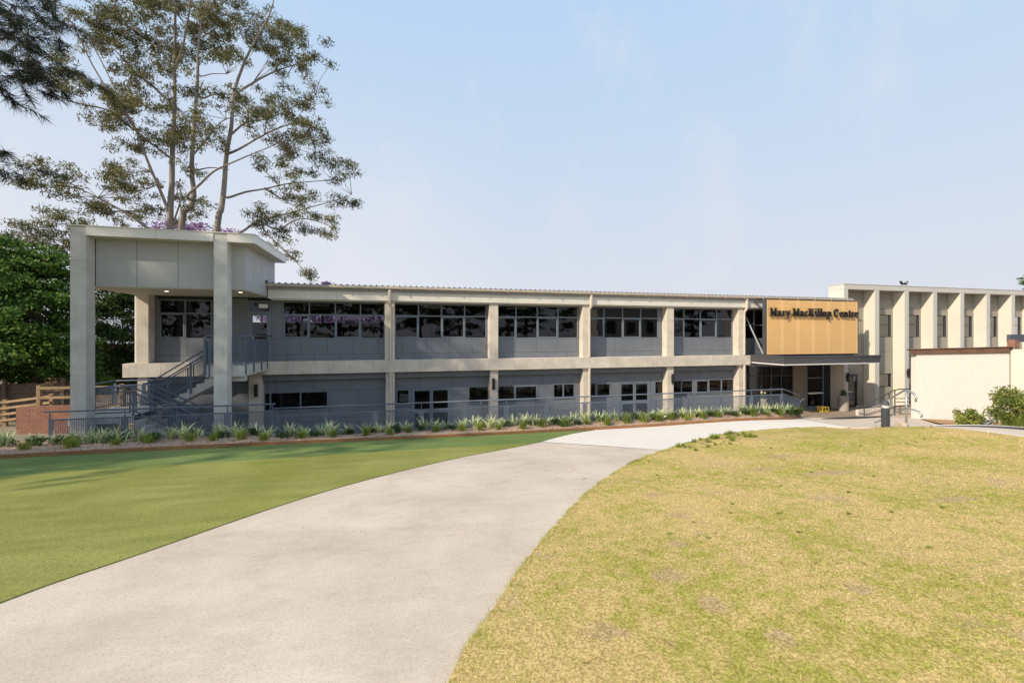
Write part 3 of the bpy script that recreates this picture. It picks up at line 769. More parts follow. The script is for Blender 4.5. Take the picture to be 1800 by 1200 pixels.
for x, y in ((-8.35, 18.6), (-5.85, 18.35)):
    l = MB(); l.lathe([(.085, 0), (.085, .02), (.07, .02)], x, y, 5.915, 16, 0); l.lathe([(.066, 0), (.066, .006)], x, y, 5.911, 16, 1)
    l.build('downlight', ['white_soffit', 'lamp_lit'], B)
MB().box(-5.75, -5.45, 20.28, 20.36, 6.5, 6.62).build('roof_flashing', 'charcoal', B)

# ------------------------------------------------------------------ railing pieces
def mesh_panel(parent, p0, p1, h0, h1, slope=0.0, name='mesh_panel', fr=.045, cell=.062, wire=.0095):
    """framed welded-mesh panel between two ground points, z from h0 to h1 (absolute), slope along length"""
    p0 = Vector(p0); p1 = Vector(p1); L = (p1-p0).length; d = (p1-p0)/L
    def Q(s, z): q = p0+d*s; return (q.x, q.y, z+slope*s)
    f = MB()
    f.bar(Q(0, h1-fr/2), Q(L, h1-fr/2), .03, fr); f.bar(Q(0, h0+fr/2), Q(L, h0+fr/2), .03, fr)
    f.bar(Q(fr/2, h0+fr), Q(fr/2, h1-fr), .03, fr, up=(d.x, d.y, 0)); f.bar(Q(L-fr/2, h0+fr), Q(L-fr/2, h1-fr), .03, fr, up=(d.x, d.y, 0))
    o = f.build(name, 'steel', parent)
    w = MB(); n = int((L-2*fr)/cell)
    for i in range(1, n+1):
        s = fr+i*(L-2*fr)/(n+1); w.bar(Q(s, h0+fr*.5), Q(s, h1-fr*.5), wire, wire)
    m = int((h1-h0-2*fr)/cell)
    for i in range(1, m+1):
        z = h0+fr+i*(h1-h0-2*fr)/(m+1); w.bar(Q(fr*.5, z), Q(L-fr*.5, z), wire, wire)
    w.build('wire_mesh', 'steel', o)
def post(parent, x, y, z0, z1, w=.065, d=.02, ang=0):
    p = MB(); c, s = math.cos(ang), math.sin(ang)
    p.bar((x, y, z0), (x, y, z1), d, w, up=(c, s, 0)); p.build('post', 'steel', parent)
def handrail(parent, pts, r=.026, mat='steel'):
    MB().tube(pts, r, 10).build('handrail', mat, parent, smooth=True)

RL = empty('mesh_railing', (-7.5, 16.98, .8), 'short raised section of blue grey mesh railing before the portico stairs', 'railing')
xs = [-10.8, -8.8, -7.32, -5.82, -4.4]
for a in xs: post(RL, a, 16.98, .78, 1.66, .06); MB().tube([(a, 16.98, 1.6), (a, 16.98, 1.85)], .014, 8).build('rail_stem', 'steel', RL)
for a, b in zip(xs[:-1], xs[1:]): mesh_panel(RL, (a+.05, 16.98), (b-.05, 16.98), .88, 1.62)
handrail(RL, [(-10.95, 16.98, 1.86), (-4.30, 16.98, 1.86)])
RR = empty('mesh_railing', (6.8, 16.98, .62), 'long blue grey mesh railing running along the facade to the entrance', 'railing')
xs = [-4.27, -2.6, -.92, .77, 2.46, 4.15, 5.86, 7.56, 9.25, 10.95, 12.65, 14.36, 16.07, 17.85]
for a in xs: post(RR, a, 16.98, .6, 1.46, .06); MB().tube([(a, 16.98, 1.4), (a, 16.98, 1.69)], .014, 8).build('rail_stem', 'steel', RR)
for a, b in zip(xs[:-1], xs[1:]): mesh_panel(RR, (a+.05, 16.98), (b-.05, 16.98), .72, 1.46)
rx = [17.9, 19.2, 20.5]
for i, a in enumerate(rx):
    if i: post(RR, a, kerb_line(a), kerb_top(a), kerb_top(a)+.9+.1*(i == 2), .065 if i < 2 else .09, ang=R(28))
for a, b in zip(rx[:-1], rx[1:]):
    s = (kerb_top(b)-kerb_top(a))/math.hypot(b-a, kerb_line(b)-kerb_line(a))
    mesh_panel(RR, (a+.05, kerb_line(a+.05)), (b-.05, kerb_line(b-.05)), kerb_top(a)+.10, kerb_top(a)+.86, s)
handrail(RR, [(-4.36, 16.98, 1.70), (17.85, 16.98, 1.70), (17.95, 17.02, 1.69), (20.6, kerb_line(20.6), 1.08)])
handrail(RR, [(20.5, 18.42, .70), (20.95, 18.62, .88), (21.15, 18.7, .86), (21.18, 18.72, .70)], .022, 'galv')
sb = MB(); sb.tube([(3.1, 16.98, 1.68), (3.1, 16.98, 1.56)], .012, 6); sb.build('bracket', 'galv', RR)

# ------------------------------------------------------------------ staircase
S = empty('staircase', (-8, 18.5, -.25), 'concrete dogleg staircase with mesh balustrades below the tall portico', 'staircase')
def flight(name, x_top, dirx, z_top, n, rise, go, y0, y1, waist=.20):
    """stepped flight going down in dirx from x_top"""
    top = []; x = x_top; z = z_top
    for i in range(n):
        top.append((x, z)); z -= rise; top.append((x, z)); x += dirx*go
    xe, ze = x, z
    top[-1] = (xe-dirx*go, ze)
    poly = top+[(xe-dirx*go*1.7, ze), (x_top, z_top-rise-waist-.1)]
    return MB().prism(poly, 'y', y0, y1).build(name, 'concrete_grey', S, .006)
flight('lower_flight', -9.0, 1, 1.50, 10, .175, .295, 17.88, 19.0)
flight('upper_flight', -6.45, -1, 3.16, 9, .184, .283, 19.05, 20.25)
MB().box(-10.88, -9.0, 17.86, 20.3, 1.24, 1.50).build('half_landing', 'concrete_grey', S, .008)
MB().box(-10.88, -10.6, 17.95, 20.2, -.3, 1.24).build('landing_wall', 'concrete_grey', S)
ld = MB()
ld.box(-6.81, -5.53, 17.83, 18.9, 2.79, 3.19); ld.box(-6.44, -5.53, 18.9, 20.49, 2.79, 3.19)
ld.build('upper_landing', 'concrete_grey', S, .01)
MB().box(-6.75, -5.6, 18.0, 18.3, 2.6, 2.785).build('landing_beam', 'concrete_grey', S)
SLU = .184/.283; SLL = .175/.295
# upper flight balustrade
def sl_panel(x0, x1, y, z0, z1, slope): mesh_panel(S, (x0, y), (x1, y), z0, z1, slope)
yb = 19.02
handrail(S, [(-6.95, yb, 3.98), (-7.31, yb, 3.72), (-9.05, yb, 2.55), (-9.2, yb, 2.50)])
handrail(S, [(-6.95, yb+.05, 3.78), (-9.05, yb+.05, 2.36)], .018)
for x in (-7.75, -8.9): post(S, x, yb, 3.16+(x+6.45)*SLU-.25, 3.16+(x+6.45)*SLU+.95, .08, .03)
sl_panel(-8.82, -7.82, yb, 3.16+(-8.82+6.45)*SLU+.12, 3.16+(-8.82+6.45)*SLU+.82, SLU)
sl_panel(-7.68, -6.9, yb, 3.16+(-7.68+6.45)*SLU+.12, 3.16+(-7.68+6.45)*SLU+.82, SLU)
handrail(S, [(-6.9, 20.27, 4.02), (-9.05, 20.27, 2.62), (-9.3, 20.27, 2.52), (-10.8, 20.27, 2.52)])
# lower flight balustrades
for yy in (17.9, 18.98):
    handrail(S, [(-10.45 if yy < 18 else -9.2, yy, 2.50), (-9.07, yy, 2.50), (-6.3, yy, 2.50-2.77*SLL*.93), (-6.1, yy, .80)])
    handrail(S, [(-9.05, yy+.05, 2.28), (-6.3, yy+.05, 2.28-2.75*SLL*.93)], .018)
    for x in (-9.03, -7.9, -6.7): post(S, x, yy, 1.50+(x+9.0)*-SLL-.1, 1.50+(x+9.0)*-SLL+.86, .07, .025)
    mesh_panel(S, (-8.97, yy), (-7.96, yy), 1.62, 2.30, -SLL); mesh_panel(S, (-7.84, yy), (-6.76, yy), 1.62-1.13*SLL, 2.30-1.13*SLL, -SLL)
# half landing balustrades
mesh_panel(S, (-10.40, 17.9), (-9.10, 17.9), 1.60, 2.36); post(S, -10.45, 17.9, 1.5, 2.42)
handrail(S, [(-10.85, 17.95, 2.52), (-10.85, 20.25, 2.52)]); mesh_panel(S, (-10.85, 18.0), (-10.85, 20.2), 1.60, 2.36)
mesh_panel(S, (-10.8, 20.27), (-9.9, 20.27), 1.60, 2.36); mesh_panel(S, (-9.85, 20.27), (-9.05, 20.27), 1.60, 2.36)
for x in (-10.83, -9.87, -9.03): post(S, x, 20.27, 1.5, 2.42)
# upper landing balustrades
MB().box(-6.86, -6.77, 17.80, 17.86, 2.85, 4.25).build('newel_post', 'steel', S)
post(S, -6.68, 17.82, 2.80, 4.15, .05)
mesh_panel(S, (-6.66, 17.82), (-6.38, 17.82), 3.26, 4.10)
mesh_panel(S, (-5.93, 17.82), (-5.62, 17.82), 3.26, 4.10)
handrail(S, [(-6.8, 17.82, 4.27), (-5.55, 17.82, 4.27), (-5.50, 17.87, 4.27), (-5.50, 20.95, 4.26)])
for i, yy in enumerate((17.84, 18.75, 19.7, 20.5)): post(S, -5.50, yy, 2.85, 4.15, .075, .022, R(90))
for a, b in ((17.9, 18.7), (18.8, 19.65), (19.75, 20.45)): mesh_panel(S, (-5.50, a), (-5.50, b), 3.26, 4.10)
handrail(S, [(-6.8, 17.82, 4.27), (-6.8, 18.95, 4.22)]); mesh_panel(S, (-6.8, 17.9), (-6.8, 18.95), 3.26, 4.10)

# ------------------------------------------------------------------ canopy and sign
K = empty('entrance_canopy', (22.7, 19.4, 2.75), 'flat charcoal edged canopy with white underside over the entrance', 'canopy')
cf = MB(); cf.box(19.36, 26.02, 18.30, 18.36, 2.80, 3.17); cf.box(19.36, 19.42, 18.36, 20.48, 2.80, 3.17); cf.box(25.96, 26.02, 18.36, 20.3, 2.80, 3.17)
cf.box(19.33, 26.05, 18.27, 18.30, 3.11, 3.20).box(19.33, 19.36, 18.30, 20.48, 3.11, 3.20)
cf.build('canopy_fascia', 'charcoal', K, .004)
MB().box(19.42, 25.96, 18.36, 20.48, 3.05, 3.12).build('canopy_roof', 'charcoal', K)
MB().box(19.40, 25.99, 18.33, 20.49, 2.72, 2.795).build('canopy_soffit', 'white_soffit', K)
G = empty('wall_sign', (22.9, 19.75, 3.2), 'large gold perforated sign panel with black raised letters above the entrance canopy', 'sign')
x0, x1, z0, z1, ys = 19.66, 26.22, 3.22, 6.27, 19.70
gp = MB(); pan = 6
vx = [x0+i*(x1-x0)/pan for i in range(pan+1)]; gp.box(x0, x1, ys, ys+.02, z0, z1); gp.build('panel', 'gold', G)
gs = MB()
for i, xv in enumerate(vx):
    a, b = (xv, xv+.10) if i == 0 else ((xv-.10, xv) if i == pan else (xv-.10, xv+.10))
    gs.box(a, b, ys-.006, ys-.001, z0+.01, z1-.01)
for zv in (z0+.02, z0+.72, z0+1.26, z0+1.83, z1-.16, z1-.34):
    for a, b in zip(vx[:-1], vx[1:]): gs.box(a+.1, b-.1, ys-.006, ys-.001, zv, zv+.035)
gs.build('panel_ribs', 'gold_lite', G)
fr_ = MB(); fr_.box(x0-.10, x0, ys-.01, ys+.18, z0-.05, z1+.02).box(x1, x1+.05, ys-.01, ys+.18, z0-.05, z1+.02).box(x0, x1, ys+.03, ys+.18, z1-.1, z1+.01).box(x0, x1, ys+.03, ys+.18, z0-.04, z0+.06)
fr_.box(x0-.08, x0+.02, ys+.18, 20.5, z1-.14, z1-.04)
for xv in vx[1:-1]: fr_.box(xv-.04, xv+.04, ys+.03, ys+.13, z0+.06, z1-.1)
fr_.build('frame', 'charcoal', G)
bc = MB(); bc.tube([(19.52, YW-.02, 5.35), (19.52, 19.80, 3.25)], .045, 10); bc.build('brace', 'galv', G)
bc = MB(); bc.tube([(26.0, YW-.02, 5.35), (26.0, 19.85, 3.25)], .045, 10); bc.build('brace', 'galv', G)
# serif letters from strokes: unit = cap height 1, x-height .68
def arc(cx, cy, rx, ry, a0, a1, n=10): return [(cx+rx*math.cos(R(a0+(a1-a0)*i/n)), cy+ry*math.sin(R(a0+(a1-a0)*i/n))) for i in range(n+1)]
T = .20; S_ = .10
def srf(x, y, w=.36): return ([(x-w/2, y), (x+w/2, y)], S_)
WK = .70
GL = {
 'M': (1.08, [([(.16, 0), (.20, 1)], .13), ([(.20, .97), (.54, .15)], T), ([(.54, .15), (.88, .97)], .11), ([(.88, 0), (.86, 1)], T), srf(.16, .05), srf(.89, .05, .40), srf(.14, .95, .26), srf(.94, .95, .26)]),
 'a': (.66, [(arc(.28, .20, .19, .17, 90, 360), .13), (arc(.27, .50, .18, .15, 0, 165, 8), .12), ([(.45, .52), (.45, .08)], .19), ([(.44, .07), (.60, .05)], .10)]),
 'r': (.56, [([(.18, 0), (.18, .66)], .19), srf(.20, .05, .38), ([(.04, .63), (.2, .63)], S_), (arc(.36, .46, .15, .15, 160, 70, 5), .13), ([(.41, .60), (.47, .54)], .17)]),
 'y': (.70, [([(.12, .64), (.36, .04)], .19), ([(.60, .64), (.36, .02), (.22, -.24)], .11), ([(.22, -.25), (.10, -.25)], .13), srf(.13, .63, .32), srf(.59, .63, .26)]),
 'c': (.58, [(arc(.31, .33, .21, .29, 50, 310, 14), .16), ([(.44, .56), (.45, .48)], .13)]),
 'K': (.96, [([(.22, 0), (.22, 1)], .22), srf(.22, .05, .44), srf(.22, .95, .44), ([(.30, .42), (.72, .95)], .12), ([(.40, .52), (.76, .05)], .22), srf(.76, .05, .40), srf(.74, .95, .34)]),
 'i': (.40, [([(.20, 0), (.20, .66)], .20), srf(.20, .05, .38), ([(.04, .63), (.2, .63)], S_), (arc(.19, .90, .05, .05, 0, 360, 8), .12)]),
 'l': (.40, [([(.20, 0), (.20, 1.02)], .20), srf(.20, .05, .38), ([(.04, .99), (.2, .99)], S_)]),
 'o': (.68, [(arc(.33, .33, .22, .28, 0, 360, 18), .17)]),
 'p': (.72, [([(.18, -.30), (.18, .66)], .19), srf(.2, -.26, .38), ([(.04, .63), (.2, .63)], S_), (arc(.38, .33, .20, .28, -150, 150, 14), .16)]),
 'C': (.92, [(arc(.46, .50, .34, .44, 45, 315, 18), .20), ([(.72, .88), (.72, .66)], .12)]),
 'e': (.62, [(arc(.31, .33, .21, .28, 10, 320, 16), .15), ([(.12, .36), (.52, .36)], .10)]),
 'n': (.76, [([(.18, 0), (.18, .66)], .19), srf(.19, .05, .36), ([(.04, .63), (.2, .63)], S_), (arc(.40, .42, .17, .19, 170, 0, 8), .13), ([(.57, .44), (.57, 0)], .19), srf(.58, .05, .34)]),
 't': (.48, [([(.20, .86), (.20, .16), (.26, .06), (.42, .07)], .17), ([(.04, .62), (.42, .62)], .11)]),
}
def letter(ch, ox, oz, sc, y0):
    mb = MB(); adv, strokes = GL[ch]; dz = 0
    for pts, w in strokes:
        w *= WK
        closed = len(pts) > 3 and math.hypot(pts[0][0]-pts[-1][0], pts[0][1]-pts[-1][1]) < 1e-3
        n = len(pts); Lp = []; Rp = []
        for i, p in enumerate(pts):
            a = pts[(i-1) % (n-1)] if closed else pts[max(i-1, 0)]; b = pts[(i+1) % (n-1)] if closed and i == n-1 else pts[min(i+1, n-1)]
            if closed and i == n-1: b = pts[1]
            if closed and i == 0: a = pts[n-2]
            dx, dy = b[0]-a[0], b[1]-a[1]; l = math.hypot(dx, dy) or 1
            nx_, ny_ = -dy/l*w/2, dx/l*w/2
            Lp.append((p[0]+nx_, p[1]+ny_)); Rp.append((p[0]-nx_, p[1]-ny_))
        yf = y0-dz; dz += .0022
        for i in range(n-1):
            q = [Lp[i], Lp[i+1], Rp[i+1], Rp[i]]
            V = [(ox+u*sc, yf, oz+v*sc) for u, v in q]+[(ox+u*sc, y0+.08, oz+v*sc) for u, v in q]
            mb.add(V, [(0, 1, 2, 3), (4, 7, 6, 5), (0, 4, 5, 1), (1, 5, 6, 2), (2, 6, 7, 3), (3, 7, 4, 0)])
    return mb, adv
txt = 'Mary MacKillop Centre'; wid = sum(.30 if c == ' ' else GL[c][0]*1.10 for c in txt)
sc = 6.40/wid; sc_z = .46; cx = 19.80
for ch in txt:
    if ch == ' ': cx += .30*sc; continue
    mb, adv = letter(ch, 0, 0, 1, 0)
    mb.v = [(cx+p[0]*sc, ys-.13+p[1], 5.36+p[2]*sc_z) for p in mb.v]
    mb.build('letter', 'black', G); cx += adv*1.10*sc

# ------------------------------------------------------------------ right wing with blade fins
W2 = empty('blade_building', (34, 21, -.3), 'cream two storey wing with deep vertical fins and flat roof frame beyond the sign', 'building')
YF, YB, ZT = 20.42, 21.12, 7.41
X0, PIT = 26.12, 2.5; NB = 8
fb = MB()
for k in range(NB): fb.box(X0+k*PIT+(.008), X0+(k+1)*PIT-.008, YF, YB+.3, 7.11, ZT)
fb.box(X0+.02, X0+NB*PIT, YF+.02, YB+.3, 7.12, ZT-.01)
fb.build('roof_frame', 'cream_edge', W2)
MB().box(X0-.02, X0+NB*PIT, YF-.02, YB+.34, ZT+.002, ZT+.03).build('roof', 'cream_edge', W2)
sw = MB(); sw.box(X0, X0+.31, YF, YF+.02, -.35, 7.105); sw.build('fin_edge', 'cream_edge', W2)
sw = MB()
for c, e in ((-.35, 1.9), (1.9, 4.4), (4.4, 7.105)): sw.box(X0, X0+.31, YF+.02, YB+.1, c+.005, e-.005)
sw.box(X0+.01, X0+.3, YB+.1, YB+.3, -.35, 7.105); sw.build('end_wall', 'cream', W2)
for k in range(1, NB):
    xa = X0+k*PIT; f = MB(); e_ = MB()
    for c, e in ((-.35, 1.98), (1.98, 4.9), (4.9, 7.105)):
        f.box(xa-.02, xa+.32, YF+.03, YB, c+.006, e-.006)
    f.box(xa-.01, xa+.31, YF+.035, YB, -.35, 7.1)
    fo = f.build('fin', 'cream', W2)
    e_.box(xa-.022, xa+.322, YF, YF+.03, -.35, 7.105); e_.build('fin_edge', 'cream_edge', fo)
for k in range(NB):
    xa = X0+k*PIT+.33; xb = X0+(k+1)*PIT-.03; wl = MB(); bk = MB()
    xm = (xa+xb)/2
    wx0, wx1 = (xb-1.42, xb-.50) if k == 0 else (xb-1.25, xb-.16)
    rows = [(-.35, .22), (.22, .95), (1.82, 2.9), (2.9, 3.24), (3.24, 4.18), (6.02, 6.66), (6.66, 7.1)]
    for i, (c, e) in enumerate(rows):
        sp_ = [xa, xm-.1+(.25 if i % 2 else -.2), xb]
        panels(wl, sp_, [c, e], YB)
    for c, e in ((.95, 1.82), (4.18, 6.02)):
        panels(wl, [xa, wx0], [c, e], YB); panels(wl, [wx1, xb], [c, e], YB); bk.box(xa, wx0, YB, YB+.05, c, e).box(wx1, xb, YB, YB+.05, c, e)
    bk.box(xa, xb, YB, YB+.05, -.35, .95).box(xa, xb, YB, YB+.05, 1.82, 4.18).box(xa, xb, YB, YB+.05, 6.02, 7.1)
    wl.build('wall_panels', 'taupe', W2); bk.build('wall_backing', 'clad_gap', W2)
    window(wx0, wx1, 4.18, 5.62, YB+.05, [], 5.0, (), 'frame_dark', 'glass_warm', W2, .04)
    MB().box(wx0-.04, wx1+.04, YB-.015, YB+.03, 5.63, 6.0).build('window_head', 'taupe', W2)
    if k == 0:
        d = MB(); a_, b_ = X0+.95, X0+1.85
        d.box(a_, a_+.06, YB-.09, YB-.02, -.3, 1.8).box(b_-.06, b_, YB-.09, YB-.02, -.3, 1.8).box(a_+.06, b_-.06, YB-.09, YB-.02, 1.73, 1.8).box(a_+.06, b_-.06, YB-.08, YB-.03, .62, .68)
        dd = d.build('door', 'frame_dark', W2); MB().add([(a_+.03, YB-.05, -.25), (b_-.03, YB-.05, -.25), (b_-.03, YB-.05, 1.76), (a_+.03, YB-.05, 1.76)], [(0, 1, 2, 3)]).build('pane', 'glass_warm', dd)
    else: window(wx0-.1, wx1+.05, .95, 1.82, YB+.05, [], None, (), 'frame_dark', 'glass_warm', W2, .04)
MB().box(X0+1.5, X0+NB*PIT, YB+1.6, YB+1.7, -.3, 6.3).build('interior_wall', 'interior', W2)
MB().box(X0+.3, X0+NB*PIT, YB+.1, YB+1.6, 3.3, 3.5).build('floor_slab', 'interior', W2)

# wall lamps (up-down cylinders)
def wall_lamp(x, y, z, label, group):
    e = empty('wall_lamp', (x, y, z), label, 'wall lamp', group)
    m = MB(); m.lathe([(.062, -.27), (.072, -.25), (.072, .25), (.062, .27)], x, y-.10, z, 18); m.build('lamp_body', 'black', e)
    MB().box(x-.03, x+.03, y-.04, y+.002, z-.12, z+.12).build('bracket', 'black', e)
    return e
wall_lamp(-5.95, YC, 1.95, 'black cylinder lamp on the short column under the portico landing', 'wall lamps')
wall_lamp(4.37, YC+.03, 1.93, 'black cylinder lamp on the column left of the low double window row', 'wall lamps')
wall_lamp(14.30, YC+.03, 1.93, 'black cylinder lamp on the second column from the gold sign', 'wall lamps')
wall_lamp(26.30, YF, 1.75, 'black cylinder lamp beside the glass door right of the entrance', 'wall lamps')
wall_lamp(31.28, YF, 1.9, 'black cylinder lamp half hidden behind the white brick shed', 'wall lamps')

# ------------------------------------------------------------------ white brick shed
A = Vector((25.6, 16.3, 0)); Bq = Vector((26.92, 13.45, 0)); ang = math.atan2(Bq.y-A.y, Bq.x-A.x); Ln = (Bq-A).length
SH = empty('brick_shed', (26.5, 15, 0), 'white painted brick shed with stained timber eave beam on the right', 'shed')
def place(o, p, a): o.location = Vector(p)-SH.location; o.rotation_euler = (0, 0, a)
w = MB(); w.add([(0, 0, -.4), (Ln, 0, -.4), (Ln, 0, 3.56), (0, 0, 3.36), (0, .25, -.4), (Ln, .25, -.4), (Ln, .25, 3.56), (0, .25, 3.36)], [(0, 1, 2, 3), (7, 6, 5, 4), (0, 4, 5, 1), (1, 5, 6, 2), (2, 6, 7, 3), (3, 7, 4, 0)])
o = w.build('side_wall', 'whitebrick', SH); place(o, A, ang)
w = MB(); w.box(.05, 6, 0, .25, -.4, 3.66); o = w.build('front_wall', 'cream', SH); place(o, (Bq.x, Bq.y, 0), R(-42))
w = MB(); w.box(-.02, 6, 0, .25, -.4, 3.36); o = w.build('rear_wall', 'whitebrick', SH); place(o, (A.x+.12, A.y+.02, 0), R(10))
bm_ = MB(); bm_.add([(-.25, -.14, 3.34), (Ln+.02, -.14, 3.54), (Ln+.02, -.14, 3.74), (-.25, -.14, 3.54), (-.25, -.02, 3.34), (Ln+.02, -.02, 3.54), (Ln+.02, -.02, 3.74), (-.25, -.02, 3.54)], [(0, 1, 2, 3), (7, 6, 5, 4), (0, 4, 5, 1), (1, 5, 6, 2), (2, 6, 7, 3), (3, 7, 4, 0)])
for k in range(5): bm_.box(.1+k*.72, .16+k*.72, -.2, -.142, 3.50+.045*k, 3.58+.045*k)
o = bm_.build('eave_beam', 'roofbeam', SH); place(o, A, ang)
r_ = MB(); r_.add([(-.35, -.22, 3.56), (Ln+.1, -.22, 3.77), (Ln+.1, 4.5, 3.2), (-.35, 4.5, 3.05), (-.35, -.22, 3.59), (Ln+.1, -.22, 3.80), (Ln+.1, 4.5, 3.23), (-.35, 4.5, 3.08)], [(0, 1, 2, 3), (7, 6, 5, 4), (0, 4, 5, 1), (1, 5, 6, 2), (2, 6, 7, 3), (3, 7, 4, 0)])
o = r_.build('roof', 'oldwood', SH); place(o, A, ang)
p_ = MB(); p_.box(27.35, 27.72, 13.5, 13.75, 3.66, 4.02); p_.box(27.40, 27.60, 13.52, 13.73, 4.022, 4.09); p_.build('brick_pier', 'redbrick', SH, .01)
e_ = MB(); e_.box(31.9, 36, 15.9, 16.05, 3.93, 4.34); e_.box(33.6, 35.8, 15.93, 16.03, 2.5, 3.925); e_.build('roof_monitor', 'eave_dark', SH)

# ------------------------------------------------------------------ entrance things
bo = (17.62, 12.22); bz = gz(*bo)
bl = empty('bollard_light', (*bo, bz), 'dark round bollard light with clear lens under a domed cap by the lawn', 'bollard')
MB().lathe([(.125, -.1), (.125, .74), (.118, .75)], *bo, bz, 24).build('body', 'frame_dark', bl, smooth=False)
MB().lathe([(.11, .75), (.115, .86)], *bo, bz, 24).build('lens', 'clearplastic', bl)
MB().lathe([(.128, .86), (.128, .90), (.118, .95), (.09, .99), (.05, 1.02), (.01, 1.03)], *bo, bz, 24).build('cap', 'charcoal', bl, smooth=True)

def planter(x, y, z, label, k=1.):
    e = empty('planter', (x, y, z), label, 'planter', 'concrete planters')
    MB().lathe([(.25*k, 0), (.265*k, .03), (.27*k, .9), (.27*k, .95), (.23*k, .95), (.22*k, .88)], x, y, z, 28).build('pot', 'planter', e, smooth=False)
    P = blob((x, y, z+1.10), (.17, .17, .2), 120); leaves('foliage', P, .14, .05, 'leaf_low', e)
    P = blob((x-.02, y, z+1.27), (.14, .14, .10), 22); leaves('flowers', P, .06, .06, 'petal', e)
planter(25.72, 20.15, -.25, 'tall round concrete planter with pale flowers right of the entrance door')
planter(19.85, 20.1, -.22, 'narrow round concrete planter half behind the railing near the downpipe', .6)
cr = empty('milk_crate', (24.25, 20.25, -.22), 'yellow plastic milk crate on the paving by the entrance door', 'crate')
c_ = MB(); x0, x1, y0, y1, zb = 24.02, 24.50, 20.05, 20.42, -.22
for z, hh in ((0, .05), (.25, .05)):
    for a, b, c, d in ((x0, x1, y0, y0+.02), (x0, x1, y1-.02, y1), (x0, x0+.02, y0+.02, y1-.02), (x1-.02, x1, y0+.02, y1-.02)): c_.box(a, b, c, d, zb+z, zb+z+hh)
for xx in (x0+.003, (x0+x1)/2-.012, x1-.027): c_.box(xx, xx+.024, y0+.002, y0+.018, zb+.05, zb+.25)
for yy in (y0+.003, (y0+y1)/2, y1-.027): c_.box(x0+.002, x0+.018, yy, yy+.024, zb+.05, zb+.25); c_.box(x1-.018, x1-.002, yy, yy+.024, zb+.05, zb+.25)
c_.box(x0+.02, x1-.02, y1-.018, y1-.004, zb+.05, zb+.25)
c_.box(x0+.02, x1-.02, y0+.02, y1-.02, zb+.01, zb+.025); c_.build('crate_body', 'crate', cr)

# steps with galvanised handrail by the lawn
A = Vector((17.55, 11.45)); D = Vector((.47, .883))
ST = empty('path_steps', (17.9, 12.2, .6), 'short concrete steps down beside the lawn below the galvanised handrail', 'steps')
s_ = MB()
for i in range(5):
    p = A+D*(i*.32+.05); q = A+D*((i+1)*.32+.05); n_ = Vector((D.y, -D.x))*1.3; z = 1.02-i*.13
    poly = [p, q, q+n_, p+n_]
    s_.prism([(v.x, v.y) for v in poly], 'z', z-.5, z)
s_.prism([(A.x-.02-.12*D.y, A.y+.12*D.x), (A.x+D.x*.5-.12*D.y, A.y+D.y*.5+.12*D.x), (A.x+D.x*.5, A.y+D.y*.5), (A.x, A.y)], 'z', .7, 1.16)
s_.build('step_block', 'path_beige', ST, .006)
HRg = empty('handrail', (17.6, 11.6, 1.1), 'galvanised tubular double handrail with looped ends behind the bollard', 'handrail')
def P3(t, z, off=0): return (A.x+D.x*t+D.y*off, A.y+D.y*t-D.x*off, z)
h = MB()
h.tube([P3(-.35, 1.98, .06), P3(-.38, 2.12, .06), P3(-.28, 2.26, .03), P3(-.1, 2.32), P3(.12, 2.32), P3(.3, 2.24), P3(1.75, 1.50), P3(2.0, 1.44), P3(2.12, 1.40), P3(2.14, 1.30), P3(2.05, 1.26)], .032, 10)
h.build('top_rail', 'galv', HRg, smooth=True)
h = MB(); h.tube([P3(-.55, 1.48, .1), P3(-.62, 1.56, .1), P3(-.5, 1.66, .06), P3(-.2, 1.70), P3(.1, 1.68), P3(1.75, .88), P3(1.95, .82), P3(2.0, .74), P3(1.92, .70)], .028, 10); h.build('lower_rail', 'galv', HRg, smooth=True)
for t, zt in ((.05, 2.32), (1.05, 1.86)):
    h = MB(); zg = 1.10 if t < .5 else .55
    h.tube([P3(t, zg-.1), P3(t, zt)], .034, 10); h.build('post', 'galv', HRg, smooth=True)
HRd = empty('handrail', (27, 17.6, 0), 'dark painted ramp handrail with horizontal bars before the cream fins', 'handrail')
zb = gz(26, 17.5)
h = MB(); h.tube([(24.0, 18.1, .42), (24.5, 18.05, .42), (26.2, 17.75, 1.28), (26.5, 17.7, 1.33), (29.5, 17.5, 1.36)], .03, 8); h.build('top_rail', 'charcoal', HRd, smooth=True)
h = MB()
for z in (.22, .42, .62, .82): h.tube([(26.3, 17.75, z), (29.5, 17.5, z)], .022, 8)
h.build('bars', 'charcoal', HRd)
for x in (24.5, 26.0, 26.35, 28.0): MB().tube([(x, 18.05-(x-24.5)*.14, -.35), (x, 18.05-(x-24.5)*.14, min(1.3, .40+max(0, x-24.5)*.5))], .028, 8).build('post', 'charcoal', HRd)
w = MB(); w.prism([(24.55, -.35), (28.5, -.35), (28.5, .30), (24.55, .16)], 'y', 18.4, 18.55); tag(w.build('ramp_wall', 'concrete'), 'low concrete ramp wall in front of the cream fins', 'ramp wall')

